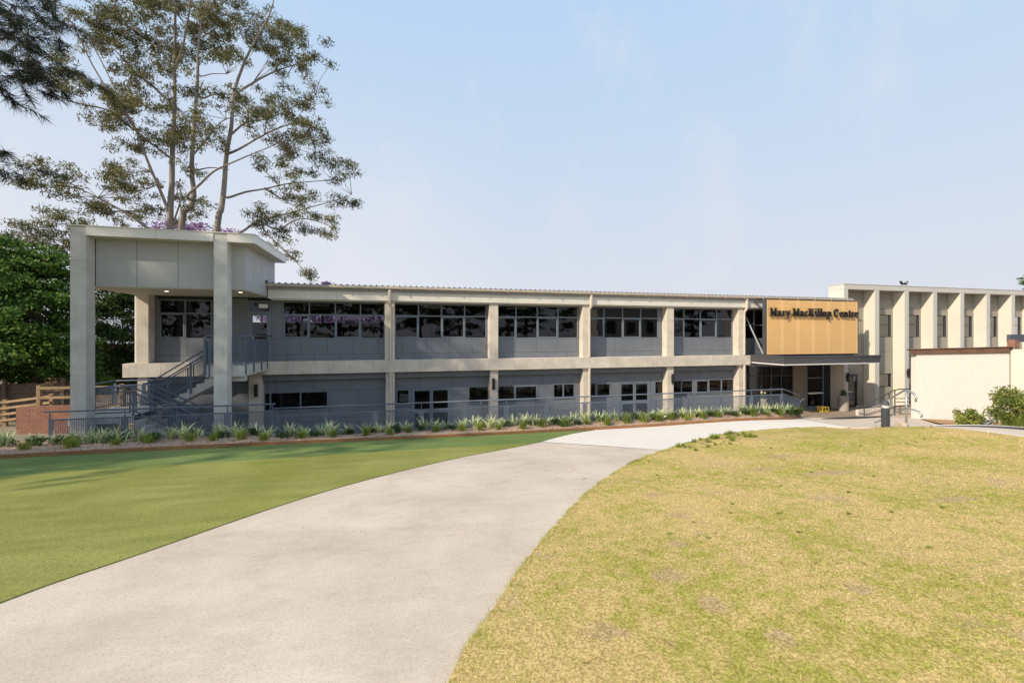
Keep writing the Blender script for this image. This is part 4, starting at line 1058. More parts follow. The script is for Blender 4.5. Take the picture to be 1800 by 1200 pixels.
# ------------------------------------------------------------------ left boundary: brick wall, timber fences, house
BW = MB(); L0 = Vector((-14.35, 21.0, 0)); BW.box(0, 2.4, 0, .23, -.2, 1.0)
o = BW.build('brick_wall', 'redbrick'); o.location = (-14.35, 20.9, .52); tag(o, 'low red brick wall left of the tall portico column', 'wall')
def rail_fence(name, pts, zt, label, mat='pine', rails=4, ph=1.05, step=.0):
    e = empty(name, (*pts[0], zt[0]), label, 'fence')
    for i in range(len(pts)-1):
        a = Vector((*pts[i], zt[i])); b = Vector((*pts[i+1], zt[i+1]))
        for r in range(rails):
            z = .2+r*(ph-.25)/(rails-1)
            MB().bar(a+Vector((0, 0, z)), b+Vector((0, 0, z)), .05, .10).build('rail', mat, e)
    for p, z in zip(pts, zt): MB().box(p[0]-.07, p[0]+.07, p[1]+.03, p[1]+.17, z-.3, z+ph+.06).build('post', mat, e, .01)
    return e
rail_fence('rail_fence', [(-14.6, 22.3), (-13.3, 22.2), (-11.6, 22.1)], [1.10, 1.10, 1.10], 'upper treated pine rail fence standing behind the red brick wall', rails=3)
rail_fence('rail_fence', [(-19.5, 24.6), (-17.2, 24.4), (-15.0, 23.6)], [.22, .30, .60], 'sloping pine rail fence of a ramp left of the brick wall')
PF = empty('paling_fence', (-21, 27.5, .2), 'weathered grey paling fence under the dark leafy tree', 'fence')
pf = MB()
for k in range(70): pf.box(-27+k*.15, -26.86+k*.15, 27.5, 27.52, -.3, 1.85+random.uniform(-.04, .04))
pf.build('palings', 'oldwood', PF)
for z in (.4, 1.4): MB().box(-27, -16.5, 27.43, 27.495, z, z+.08).build('rail', 'oldwood', PF)
for k in range(5): MB().box(-26.5+k*2.4, -26.38+k*2.4, 27.3, 27.425, -.3, 2.1).build('post', 'oldwood', PF)
HS = empty('house', (-21, 44, 0), 'brick house with grey tiled roof glimpsed behind the trees left of the portico', 'house')
MB().box(-28, -15.5, 40, 49, -.5, 3.7).build('wall', 'housebrick', HS)
r_ = MB(); r_.add([(-28.6, 39.4, 3.65), (-14.9, 39.4, 3.65), (-14.9, 49.6, 3.65), (-28.6, 49.6, 3.65), (-24, 44.5, 6.1), (-19.5, 44.5, 6.1)], [(0, 1, 5, 4), (1, 2, 5), (2, 3, 4, 5), (3, 0, 4), (3, 2, 1, 0)]); r_.build('roof', 'roof_tile', HS)
for xx in (-24.5, -19.5): window(xx-.8, xx+.8, 1.2, 2.6, 39.95, [xx], None, (), 'white_trim', 'glass', HS)

# ------------------------------------------------------------------ trees
def limb_curve(pts, sub=3):
    P = [Vector(p) for p in pts]; out = []
    for i in range(len(P)-1):
        p0 = P[max(i-1, 0)]; p1 = P[i]; p2 = P[i+1]; p3 = P[min(i+2, len(P)-1)]
        for k in range(sub):
            t = k/sub
            out.append(.5*((2*p1)+(-p0+p2)*t+(2*p0-5*p1+4*p2-p3)*t*t+(-p0+3*p1-3*p2+p3)*t**3))
    out.append(P[-1]); return out
def limb(mb, pts, r0, r1, n=7):
    c = limb_curve(pts); k = len(c)-1
    mb.tube(c, [r0+(r1-r0)*(i/k)**.8 for i in range(k+1)], n); return c

def gum_tree():
    # limbs and foliage pads given in metres: x across, z up; y adds the depth of the crown
    Y0 = 31.0
    f, hy, th, hc = 760., 589., R(14.45), 4.3
    c, s = math.cos(th), math.sin(th)
    def w(u, v, dy=0.):
        n = (u/2.3077-900)/f; k = Y0/(c-s*n)
        return Vector(((c*n+s)*k, Y0+dy, hc-(v/2.3077-hy)/f*k))
    E_ = empty('gum_tree', (-12.8, Y0, 0), 'tall many stemmed gum tree with pale trunks and open olive crown behind the portico', 'tree')
    mb = MB(); limbs = []
    def L(pts, r0, r1, d0=0., d1=0.):
        k = len(pts)-1
        q = [w(u, v, d0+(d1-d0)*i/k) for i, (u, v) in enumerate(pts)]
        near = min(limbs, key=lambda p: (p-q[0]).length)
        if .02 < (near-q[0]).length < 1.6: q = [near.copy()]+q
        cc = limb(mb, q, r0, r1, 8); limbs.extend(cc)
    b = w(700, 1150); b.z = -.3
    def stem(pts, r0, r1, d1=0):
        q = [Vector((w(*pts[0]).x*.55+b.x*.45, Y0, -.3))]+[w(u, v, d1*i/len(pts)) for i, (u, v) in enumerate(pts)]
        cc = limb(mb, q, r0, r1, 10); limbs.extend(cc)
    stem([(690, 930), (697, 750), (700, 600), (708, 450), (708, 300), (710, 150), (712, 0), (716, -150)], .205, .04)
    stem([(735, 930), (772, 850), (792, 795), (786, 700), (795, 560), (808, 440), (818, 320), (822, 240), (838, 130), (872, 30), (900, -90)], .20, .03, -1)
    stem([(878, 940), (895, 850), (905, 750), (912, 620), (930, 500), (935, 380), (957, 290), (1000, 180), (1052, 80), (1085, 5), (1100, -80)], .20, .03, 1)
    L([(690, 880), (668, 800), (646, 735), (618, 650), (576, 525), (505, 430), (442, 320), (392, 200), (330, 90)], .12, .02, 0, -2)
    L([(790, 815), (850, 770), (905, 728), (1000, 690), (1100, 655), (1200, 620)], .10, .02, -1, -2)
    L([(912, 792), (980, 765), (1060, 747), (1150, 722), (1300, 705), (1410, 690)], .09, .015, .5, 1.5)
    L([(928, 530), (985, 470), (1060, 450), (1150, 400), (1260, 330), (1300, 290)], .085, .015, .5, 2)
    L([(940, 340), (1020, 280), (1100, 230), (1195, 190), (1240, 160)], .10, .02, 1, 2)
    L([(915, 610), (970, 600), (1080, 552), (1200, 520), (1300, 550)], .11, .02, .5, -1)
    L([(960, 950), (1050, 890), (1150, 862), (1250, 830), (1350, 800), (1420, 770)], .095, .015, 0, 1)
    L([(1050, 890), (1120, 925), (1210, 880), (1310, 900), (1375, 930)], .08, .015, .3, .5)
    L([(1060, 920), (1100, 965), (1170, 1030), (1225, 1085), (1255, 1120)], .08, .015, .3, -.5)
    L([(1060, 747), (1130, 790), (1200, 830), (1290, 880)], .06, .015, 1, 1)
    L([(705, 300), (650, 200), (560, 120), (480, 40)], .11, .03, 0, 1.5)
    L([(702, 430), (600, 330), (500, 250), (420, 160), (330, 70)], .11, .02, 0, 2)
    L([(708, 290), (755, 190), (790, 60), (810, -60)], .10, .03, 0, -1)
    L([(560, 540), (470, 470), (330, 440), (230, 390), (165, 300)], .09, .015, -.5, -1)
    L([(690, 640), (600, 570), (560, 520), (480, 330), (430, 220)], .09, .02, 0, -1.5)
    L([(660, 760), (600, 690), (570, 620), (450, 540), (400, 545)], .08, .015, 0, 1)
    L([(620, 935), (520, 870), (420, 815), (310, 760), (230, 740)], .11, .015, 0, .5)
    L([(700, 910), (735, 800), (720, 740)], .07, .03); L([(818, 310), (860, 300), (920, 300)], .05, .02)
    L([(800, 640), (860, 560), (900, 500), (960, 470)], .08, .02, -.5, 0); L([(835, 140), (900, 100), (1000, 60)], .06, .02)
    L([(820, 400), (880, 380), (960, 380), (1030, 330)], .06, .02); L([(800, 690), (860, 680), (930, 690)], .06, .02)
    pads = [(310, 50, 60, 40), (400, 60, 95, 60), (540, 70, 110, 70), (670, 45, 90, 60), (790, 40, 90, 60), (930, 50, 120, 70), (1060, 60, 110, 70), (1120, 90, 60, 50), (1150, 165, 75, 55), (1060, 175, 70, 40), (1275, 280, 70, 50), (1210, 225, 60, 40), (1100, 330, 110, 45), (1250, 385, 65, 50), (960, 260, 60, 40), (860, 150, 60, 55), (610, 160, 110, 50), (460, 150, 80, 50), (420, 205, 50, 30), (225, 215, 55, 32), (195, 295, 65, 35), (300, 375, 75, 50), (390, 350, 110, 55), (480, 340, 75, 50), (560, 320, 95, 65), (660, 265, 50, 35), (570, 420, 105, 60), (700, 440, 100, 60), (760, 395, 65, 40), (480, 540, 75, 35), (560, 570, 90, 50), (640, 590, 70, 45), (740, 560, 55, 50), (640, 500, 70, 45), (960, 380, 100, 40), (945, 475, 95, 45), (1060, 500, 100, 40), (880, 600, 80, 60), (1150, 570, 120, 50), (1270, 575, 95, 50), (1325, 530, 55, 35), (1200, 640, 130, 45), (1080, 620, 75, 45), (1350, 660, 85, 45), (1400, 715, 50, 50), (1350, 790, 90, 45), (1230, 755, 55, 32), (1140, 780, 75, 32), (1100, 850, 85, 35), (1180, 895, 95, 32), (1005, 880, 50, 42), (1270, 880, 75, 35), (1375, 925, 32, 42), (1100, 930, 45, 32), (1185, 1030, 55, 42), (1245, 1105, 32, 38), (440, 700, 85, 50), (540, 720, 85, 55), (300, 745, 90, 35), (380, 800, 105, 45), (500, 830, 115, 52), (600, 800, 60, 55), (245, 785, 45, 25), (460, 880, 95, 32), (725, 760, 50, 42), (820, 850, 65, 35), (790, 720, 40, 45), (640, 130, 60, 60), (720, 120, 50, 70), (350, 120, 60, 40), (870, 80, 60, 60), (500, 0, 160, 50), (720, -20, 160, 60), (940, -10, 130, 60), (340, 10, 70, 40), (1060, 30, 60, 40), (1010, 120, 80, 50), (560, 470, 70, 40), (420, 420, 60, 35), (1180, 470, 70, 35)]
    Ls = np.array([(p.x, p.y, p.z) for p in limbs]); P = []
    sc_ = 26.5/760/2.3077*1.07
    for (u, v, ru, rv) in pads:
        dep = random.uniform(-2.5, 2.5); q = w(u, v, dep)
        rx, rz = ru*sc_*1.15, rv*sc_*1.1; ry = (rx+rz)*.5
        nsub = max(5, int(ru*rv/360))
        lp = Ls[np.argmin(((Ls-np.array(q))**2).sum(1))]
        for _ in range(nsub):
            a = np.array(q)+RNG.normal(size=3)*np.array((rx, ry, rz))*.52
            mid = (lp+a)/2+RNG.normal(size=3)*.12+np.array((0, 0, -.12))
            if random.random() < .55: mb.tube([lp, mid, a], [.026, .016, .006], 4, cap=False)
            n = int(92*random.uniform(.6, 1.4))
            P.append(blob(a, (.56, .5, .33), n, 1.0))
    mb.build('trunk', 'bark', E_, smooth=True)
    leaves('crown', np.concatenate(P), .24, .05, 'leaf_gum', E_, droop=.35)
gum_tree()

def tree(name, x, y, z0, h, crown, label, leafm, L, W, n_leaf, trunk_r=.2, cat='tree', group=None, bark='bark_dark', droop=.1, fork=.35, sub=14, subr=.33, flower=None, seed=1):
    """crown: list of (dx,dy,z,rx,ry,rz) ellipsoid masses relative to the base"""
    rr = random.Random(seed)
    e = empty(name, (x, y, z0), label, cat, group)
    mb = MB(); zf = z0+h*fork
    limb(mb, [(x, y, z0-.3), (x+rr.uniform(-.15, .15), y, z0+h*fork*.5), (x, y, zf)], trunk_r, trunk_r*.7, 9)
    P = []; vol = sum(c[3]*c[4]*c[5] for c in crown)**.67
    for (dx, dy, z, rx, ry, rz) in crown:
        cpt = np.array((x+dx, y+dy, z0+z))
        limb(mb, [(x, y, zf), tuple((np.array((x, y, zf))+cpt)/2+np.array((0, 0, .15))), tuple(cpt)], trunk_r*.5, trunk_r*.12, 6)
        wgt = (rx*ry*rz)**.67/sum((c[3]*c[4]*c[5])**.67 for c in crown)
        n = int(n_leaf*wgt); each = max(20, n//sub)
        for _ in range(sub):
            d = RNG.normal(size=3); d /= np.linalg.norm(d)
            a = cpt+d*np.array((rx, ry, rz))*random.uniform(.45, .95)
            mb.tube([cpt, (cpt+a)/2+np.array((0, 0, .1)), a], [trunk_r*.10, trunk_r*.06, .008], 4, cap=False)
            s_ = subr*random.uniform(.7, 1.3)
            P.append(blob(a, (rx*s_, ry*s_, rz*s_*.7), each, 1.0))
    mb.build('trunk', bark, e, smooth=True)
    P = np.concatenate(P)
    leaves('crown', P, L, W, leafm, e, droop=droop)
    if flower:
        k = RNG.choice(len(P), int(len(P)*.6)); leaves('blossom', P[k]+RNG.normal(size=(len(k), 3))*.12, .16, .11, flower, e)
    return e
tree('leafy_tree', -18.6, 28.6, 0, 9.2, [(-3.5, 0, 5.2, 3.4, 2.6, 2.2), (-1.2, -.6, 6.9, 3.0, 2.4, 1.7), (.6, -1.0, 5.2, 2.3, 2.2, 1.5), (-1.5, -1.8, 3.4, 3.2, 2.2, 1.5), (1.5, -.4, 3.2, 1.5, 1.6, 1.6), (-5.5, -.6, 3.6, 3.2, 2.2, 2.2), (-3.0, 0, 8.2, 2.0, 1.8, 1.0), (.9, .2, 7.2, 1.2, 1.2, .9), (-6, 0, 7, 2.5, 2, 1.5), (-3.0, .5, 2.2, 3.4, 1.6, 1.5), (.8, .3, 2.0, 2.2, 1.5, 1.4), (-6.5, .3, 2.2, 3, 1.6, 1.5), (-2.2, -.9, 5.6, 2.6, 2, 1.8), (-4.6, -.9, 6.6, 2.4, 2, 1.7), (.2, -.8, 6.2, 1.8, 1.6, 1.4), (.4, -.9, 4.0, 1.8, 1.6, 1.5), (-3.6, -1.4, 4.2, 2.2, 1.6, 1.5), (-2.6, .8, 7.2, 2.6, 1.6, 1.3), (-1.8, 0, 8.5, 2.3, 1.8, 1.0), (-.1, 0, 8.1, 1.5, 1.4, .8), (-4.2, 0, 8.4, 2, 1.6, 1)], 'dense dark green broadleaf tree filling the left edge behind the fence', 'leaf_dense', .19, .11, 90000, .28, sub=26, subr=.36, seed=3)
tree('background_tree', -17.2, 33, 0, 7.5, [(0, 0, 3.6, 2.3, 1.8, 1.8), (1.6, .5, 5.2, 1.8, 1.5, 1.2), (-1.4, 0, 5.3, 1.9, 1.5, 1.3), (2.8, 0, 3.0, 1.6, 1.3, 1.6), (.5, -.5, 1.6, 2.8, 1.4, 1.2), (5, 1, 2.0, 2.2, 1.3, 1.6), (4.2, 1, 5.0, 1.4, 1.2, 1.0), (-.3, .5, 6.8, 2.2, 1.4, .9), (2.4, .5, 7.0, 1.6, 1.2, .8), (-3, .5, 2.5, 2, 1.5, 1.6), (.2, .3, 6.1, 2.6, 1.2, .7), (2.8, .3, 6.2, 1.8, 1.2, .7), (2.2, .3, 4.0, 2.2, 1.2, 1.0), (.5, .3, 2.6, 2.6, 1.2, 1.0)], 'loose mid green tree seen between the portico columns', 'leaf_mid', .21, .10, 40000, .14, sub=18, subr=.44, seed=5)
tree('background_tree', -26, 38, 0, 13.5, [(.5, 0, 11.3, 1.9, 1.5, 1.2), (2.2, 0, 12.2, 1.5, 1.5, 1.2), (-1.5, 0, 9.6, 1.6, 1.5, 1.2), (2.6, 0, 10.2, 1.4, 1.4, 1.1), (3.8, 0, 11.5, 1.3, 1.3, 1.2), (1, 0, 9, 1.8, 1.5, 1.2), (4.4, 0, 9.8, 1.4, 1.3, 1.3)], 'thin wispy olive tree rising behind the dark leafy tree', 'leaf_gum', .25, .06, 11000, .15, bark='bark', droop=.3, fork=.6, sub=22, subr=.42, seed=6)
tree('jacaranda_tree', -16.0, 36.0, 0, 13.5, [(0, 0, 11.3, 2.7, 2.2, 1.2), (2.6, 0, 11.4, 2.2, 2, 1.0), (5.0, 0, 11.0, 1.6, 1.6, .9), (-3.2, 0, 8.2, 1.2, 1.0, .6), (-1.5, -1, 6.7, 1.3, 1.2, .5), (.5, -1, 9.6, 2.2, 2, 1.0), (.5, -1, 5.6, 2.6, 1.2, .7)], 'purple flowering jacaranda behind the gum tree trunks', 'leaf_jac', .17, .11, 12000, .22, sub=16, subr=.40, seed=8, cat='tree')
tree('jacaranda_tree', -5.2, 36.5, 0, 8.6, [(0, 0, 6.6, 3.2, 2, 1.4), (-3.4, 0, 6.4, 2.2, 2, 1.5), (3.2, 0, 5.8, 2.4, 2, 1.2), (-.6, 0, 7.8, 1.5, 1.5, .7), (6.2, 0, 5.4, 2.0, 2, 1.2), (-2.6, -1, 5.5, 2.8, 1.4, .8), (1.5, -1, 5.5, 2.8, 1.4, .8)], 'purple jacaranda whose blossom shows just above the roof and through the upper windows', 'leaf_jac', .18, .12, 34000, .2, sub=18, subr=.42, seed=9, cat='tree')
tree('pine_tree', 74.2, 35.0, -.3, 12.5, [(0, 0, 11.2, 1.7, 1.4, .5), (-.2, 0, 9.9, 2.0, 1.6, .5), (.2, 0, 8.6, 2.4, 2, .5), (0, 0, 7.4, 2.6, 2.2, .5), (.3, 0, 12.2, .9, .9, .4)], 'dark layered conifer just showing at the right edge above the roof', 'leaf_dense', .28, .06, 6000, .2, fork=.9, sub=12, subr=.3, seed=10)

# casuarina on the left: needle sprays hanging into the top of the frame, its shade falls on the turf
def casuarina():
    x, y = -15.2, 9.6; z0 = gz(x, y)
    e = empty('casuarina_tree', (x, y, z0), 'dark needle leaved casuarina reaching in from the top left corner', 'tree')
    mb = MB(); limb(mb, [(x, y, z0-.3), (x+.2, y, z0+4), (x+.1, y+.3, z0+8), (x+.4, y+.6, z0+12.5)], .28, .05, 10)
    tips = []
    tip_px = [(-10.88, 15.6, 13.41), (-10.47, 15.47, 12.91), (-8.19, 12.58, 11.76), (-10.38, 15.16, 12.08), (-9.27, 14.61, 13.24), (-9.52, 14.35, 11.33), (-8.94, 14.2, 11.56), (-10.16, 14.45, 8.88), (-9.26, 13.12, 8.25), (-9.37, 13.85, 12.59), (-9.54, 14.65, 12.05), (-10.89, 15.7, 12.83), (-10.16, 15.39, 11.45), (-10.19, 14.36, 10.71), (-10.11, 14.08, 11.45), (-8.47, 12.6, 12.25), (-10.3, 14.18, 12.36), (-9.9, 14.2, 11.3)]
    for t in tip_px: tips.append(t)
    for k in range(58):
        a = random.uniform(0, 2*math.pi); zz = random.uniform(5, 12.5); r_ = random.uniform(1.5, 4.2)
        tx, ty = x+r_*math.cos(a), y+r_*math.sin(a)
        if ty > 8 and tx/max(ty, .1) > -1.05: continue
        tips.append((tx, ty, z0+zz-1.2))
    Vs = []; Fs = []; off = 0
    for t in tips:
        zb = min(z0+12, max(z0+3.5, t[2]-.6)); b = Vector((x+.2, y+.3, zb)); t = Vector(t)
        cpts = limb(mb, [b, b.lerp(t, .35)+Vector((random.gauss(0, .3), random.gauss(0, .3), .7)), b.lerp(t, .7)+Vector((random.gauss(0, .3), random.gauss(0, .3), .5)), t], .045, .006, 5)
        for q in range(9 if t.y > 11 else 7):
            s_ = cpts[int(len(cpts)*random.uniform(.45, 1))-1]
            if t.y > 11 and q % 2: s_ = t+Vector((random.gauss(0, .22), random.gauss(0, .5), random.gauss(0, .2)))
            end = s_+Vector((random.gauss(0, .45), random.gauss(0, .45), random.uniform(-.35, .3)))
            mb.tube([s_, (s_+end)/2+Vector((0, 0, .05)), end], [.009, .007, .004], 4, cap=False)
            n = 120
            u = RNG.uniform(.1, 1, n)[:, None]; Pn = np.array(s_)*(1-u)+np.array(end)*u
            d = RNG.normal(size=(n, 3))*.55+np.array(((end-s_).normalized().x*.5, (end-s_).normalized().y*.5, -.45)); d /= np.linalg.norm(d, axis=1)[:, None]
            sd = np.cross(d, RNG.normal(size=(n, 3))); sd /= np.linalg.norm(sd, axis=1)[:, None]
            l = RNG.uniform(.18, .36, n)[:, None]; w_ = .0052
            V = np.stack([Pn-sd*w_, Pn+sd*w_, Pn+d*l*.5+sd*w_*.9, Pn+d*l+np.array((0, 0, -.03)), Pn+d*l*.5-sd*w_*.9], 1)
            Vs.append(V.reshape(-1, 3)); Fs.append(np.arange(5*n).reshape(n, 5)+off); off += 5*n
    mb.build('trunk', 'bark_dark', e, smooth=True)
    np_mesh('needles', np.concatenate(Vs), np.concatenate(Fs), 'leaf_cas', e)
casuarina()
# trees standing left of and behind the photographer: their shade and their reflections reach the picture
tree('shade_tree', -25.5, 9.0, 2, 17.5, [(0, 0, 12.5, 4.5, 3.6, 2.8), (2, 1.5, 15.0, 3.2, 2.8, 2.0), (-2.5, -1, 14.5, 3.0, 3, 2), (1.5, 2.5, 10, 3.2, 2.8, 2.2), (0, -2.5, 9.5, 3, 2.8, 2), (2.5, 3.2, 13, 2.5, 2, 2)], 'tall leafy tree standing left of the lawn outside the picture', 'leaf_mid', .40, .2, 9000, .35, sub=16, subr=.34, seed=12)
for i, (x, y, h) in enumerate(((-14, -24, 11), (-3, -30, 13), (9, -27, 10), (22, -33, 14), (36, -30, 11), (-26, -18, 12), (50, -24, 12), (16, -22, 10), (-8, -21, 10), (29, -25, 11), (43, -30, 13), (3, -24, 11))):
    tree('shade_tree', x, y, 3, h, [(0, 0, h*.62, 4, 3, 2.4), (2.8, .6, h*.5, 3, 2.5, 2), (-3, 0, h*.52, 3.2, 2.5, 2), (.5, 0, h*.85, 2.6, 2.2, 1.6), (0, 0, h*.25, 4.5, 2, 1.6)], 'leafy tree in the row behind the photographer reflected in the windows', 'leaf_mid', .45, .25, 3600, .3, sub=12, subr=.36, seed=20+i, group='trees behind the photographer')

OB = empty('cream_building', (31, -14, 1), 'cream building behind the photographer mirrored in the upper windows', 'building')
MB().box(26, 38, -20, -12, 0, 8.4).build('wall', 'cream', OB)
r_ = MB(); r_.add([(25.5, -20.5, 8.4), (38.5, -20.5, 8.4), (38.5, -11.5, 8.4), (25.5, -11.5, 8.4), (29, -16, 10.6), (35, -16, 10.6)], [(0, 1, 5, 4), (1, 2, 5), (2, 3, 4, 5), (3, 0, 4), (3, 2, 1, 0)]); r_.build('roof', 'roof_tile', OB)
for xx in (28, 31, 34): MB().box(xx-.6, xx+.6, -12.0, -11.95, 4.6, 6.2).build('window', 'frame_dark', OB)
# ------------------------------------------------------------------ planting
def strap_mesh(name, n, L, W, lean, mat, spread=.06, bend=.55):
    Vs = []; Fs = []; k = 0
    for i in range(n):
        a = random.uniform(0, 2*math.pi); l = L*random.uniform(.6, 1.1); le = lean*random.uniform(.25, 1.15)
        bx, by = random.gauss(0, spread), random.gauss(0, spread); sx, sy = -math.sin(a), math.cos(a)
        seg = 4
        for s in range(seg+1):
            t = s/seg; r_ = l*le*(t**1.5); z = l*(t-bend*le*t*t*.8); w_ = W*(1-t**2.2)*.5+.0008
            for sg in (-1, 1): Vs.append((bx+math.cos(a)*r_+sx*w_*sg, by+math.sin(a)*r_+sy*w_*sg, z))
        for s in range(seg): Fs.append((k+2*s, k+2*s+1, k+2*s+3, k+2*s+2))
        k += 2*(seg+1)
    me = bpy.data.meshes.new(name); me.from_pydata(Vs, [], Fs); me.materials.append(M[mat]); return me
flax = [strap_mesh('strappy_plant', random.randint(34, 46), .60, .048, 1.0, 'leaf_var') for _ in range(5)]
tuft = [strap_mesh('grass_tuft', 150, .42, .011, .65, 'leaf_grass', .07) for _ in range(4)]
def bush_mesh(name, r, n, mat, L=.07, W=.035):
    P = np.concatenate([blob((random.gauss(0, r*.45), random.gauss(0, r*.45), r*random.uniform(.4, .9)), (r*.55, r*.55, r*.45), n//5) for _ in range(5)])
    V, F = leaf_arrays(P, L, W); me = bpy.data.meshes.new(name)
    me.from_pydata(V.tolist(), [], F.tolist()); me.materials.append(M[mat]); return me
low = [bush_mesh('low_shrub', .24, 330, 'leaf_low') for _ in range(4)]
def zone(x):
    if x < -4.3: return 'before the portico stairs'
    if x < -.3: return 'left of the first downpipe'
    if x < 4.6: return 'before the first pair of glass doors'
    if x < 9.5: return 'where the turf narrows to its tip'
    if x < 14.4: return 'beside the white path'
    return 'near the entrance'
def plant(me, x, t, sc, what, cat, grp):
    p = bed_point(x, t); o = bpy.data.objects.new(me.name.split('.')[0], me); C.objects.link(o)
    o.location = (p[0], p[1], p[2]-.01); o.scale = (sc, sc, sc*random.uniform(.9, 1.1)); o.rotation_euler = (0, 0, random.uniform(0, 6.28))
    tag(o, f'{what} in the mulch bed {zone(x)}', cat, f'{grp} {zone(x)}')
x = -12.0
while x < 19.0:
    plant(random.choice(flax), x+random.uniform(-.1, .1), random.uniform(.55, .8), random.uniform(.8, 1.15) if x < 8 else random.uniform(.8, 1.05), 'pale striped strappy clump', 'strappy plant', 'striped strappy clumps')
    x += random.uniform(.40, .60)
x = -12.6
while x < 19.6:
    plant(random.choice(tuft), x, random.uniform(.25, .42), random.uniform(.75, 1.1), 'yellow green grassy tuft', 'grass tuft', 'grassy tufts')
    x += random.uniform(.65, 1.05)
x = -12.4
while x < 19.4:
    plant(random.choice(low), x, random.uniform(.45, .75), random.uniform(.7, 1.05), 'small dark green leafy shrub', 'shrub', 'small green shrubs')
    x += random.uniform(.75, 1.2)
for xx, t in ((19.0, .55), (19.35, .7), (18.6, .75)): plant(low[0], xx, t, 1.35, 'larger dark green leafy shrub', 'shrub', 'larger green shrubs')
# shrubs right
def shrub(x, y, r, hgt, n, label, mat='leaf_shrub', L=.085, W=.045):
    z = gz(x, y); e = empty('shrub', (x, y, z), label, 'shrub')
    mb = MB(); P = []
    for k in range(26):
        a = random.uniform(0, 6.28); q = random.uniform(.2, .95)*r; zz = hgt*random.uniform(.25, .95)*(1-.25*(q/r)**2)
        t = Vector((x+q*math.cos(a), y+q*math.sin(a)*.8, z+zz)); mb.tube([(x, y, z), ((x+t.x)/2, (y+t.y)/2, z+zz*.6), tuple(t)], [.012, .008, .004], 4, cap=False)
        P.append(blob(t, (r*.36, r*.36, hgt*.2), n//26, 1.0))
    mb.build('stems', 'bark_dark', e); leaves('foliage', np.concatenate(P), L, W, mat, e)
shrub(21.6, 10.55, .9, 1.55, 9000, 'big olive green leafy shrub against the white shed')
shrub(22.6, 10.0, .95, 1.5, 8000, 'dense green shrub cut by the right picture edge')
shrub(20.4, 11.3, .44, .74, 2200, 'small round shrub with reddish tips left of the big shrub')
shrub(20.75, 11.0, .35, .42, 300, 'small silvery grey shrub between the two leafy shrubs', 'leaf_grey')
long_ = [strap_mesh('long_grass', 260, .75, .010, .55, 'leaf_grass', .12) for _ in range(2)]
for i, (xx, yy, s_, lb) in enumerate(((21.0, 10.35, .95, 'tall arching grass clump below the big shrub'), (21.45, 10.1, .85, 'bright green grass clump nearest the right edge'), (22.0, 9.8, .9, 'bright green grass clump nearest the right edge'))):
    o = bpy.data.objects.new('long_grass', long_[i % 2]); C.objects.link(o); o.location = (xx, yy, gz(xx, yy)+.02); o.scale = (s_,)*3; o.rotation_euler = (0, 0, i*2.)
    tag(o, lb, 'grass clump', 'grass clumps at the right edge' if i else None)

# ------------------------------------------------------------------ lawn blades, weeds, litter
def lawn_blades():
    # tufted short grass, thinned where the soil shows
    pts = []
    tgt = 230000
    xs = RNG.uniform(0, 1, tgt*4); 
    dist = 2.6+11.5*(RNG.uniform(0, 1, tgt*4)**1.35)
    n_ = -.25+1.5*xs
    th = R(14.45); c, s = math.cos(th), math.sin(th)
    X = (c*n_+s)*dist; Y = (-s*n_+c)*dist
    L_ = np.array(LAWN)
    def inp(X, Y):
        r = np.zeros(len(X), bool); j = len(L_)-1
        for i in range(len(L_)):
            xi, yi = L_[i]; xj, yj = L_[j]
            cnd = ((yi > Y) != (yj > Y)) & (X < (xj-xi)*(Y-yi)/(yj-yi+1e-12)+xi); r ^= cnd; j = i
        return r
    k = inp(X, Y); X, Y, D_ = X[k][:tgt], Y[k][:tgt], dist[k][:tgt]
    keep = np.ones(len(X), bool)
    for (sx, sy, ra, rb) in SOIL: keep &= np.sqrt(((X-sx)/ra)**2+((Y-sy)/rb)**2)+.22*np.sin(X*23+Y*9)+.18*np.sin(Y*31-X*13) > RNG.uniform(.1, 1.25, len(X))
    X, Y, D_ = X[keep], Y[keep], D_[keep]
    n = len(X)
    Z = np.array([LZ(a, b) for a, b in zip(X, Y)])
    az = RNG.uniform(0, 2*np.pi, n); l = RNG.uniform(.010, .032, n)*(1+D_*.05); el = RNG.uniform(.03, .6, n)
    d = np.stack([np.cos(az)*np.cos(el), np.sin(az)*np.cos(el), np.sin(el)], 1)*l[:, None]
    w_ = np.stack([-np.sin(az), np.cos(az), np.zeros(n)], 1)*(.0009+.00045*D_)[:, None]
    P = np.stack([X, Y, Z-.003], 1)
    V = np.stack([P-w_, P+w_, P+d], 1).reshape(-1, 3)
    o = np_mesh('grass_blades', V, np.arange(3*n).reshape(n, 3), 'blade')
    tag(o, 'short dry yellow green grass covering the lawn', 'grass', kind='stuff')
lawn_blades()
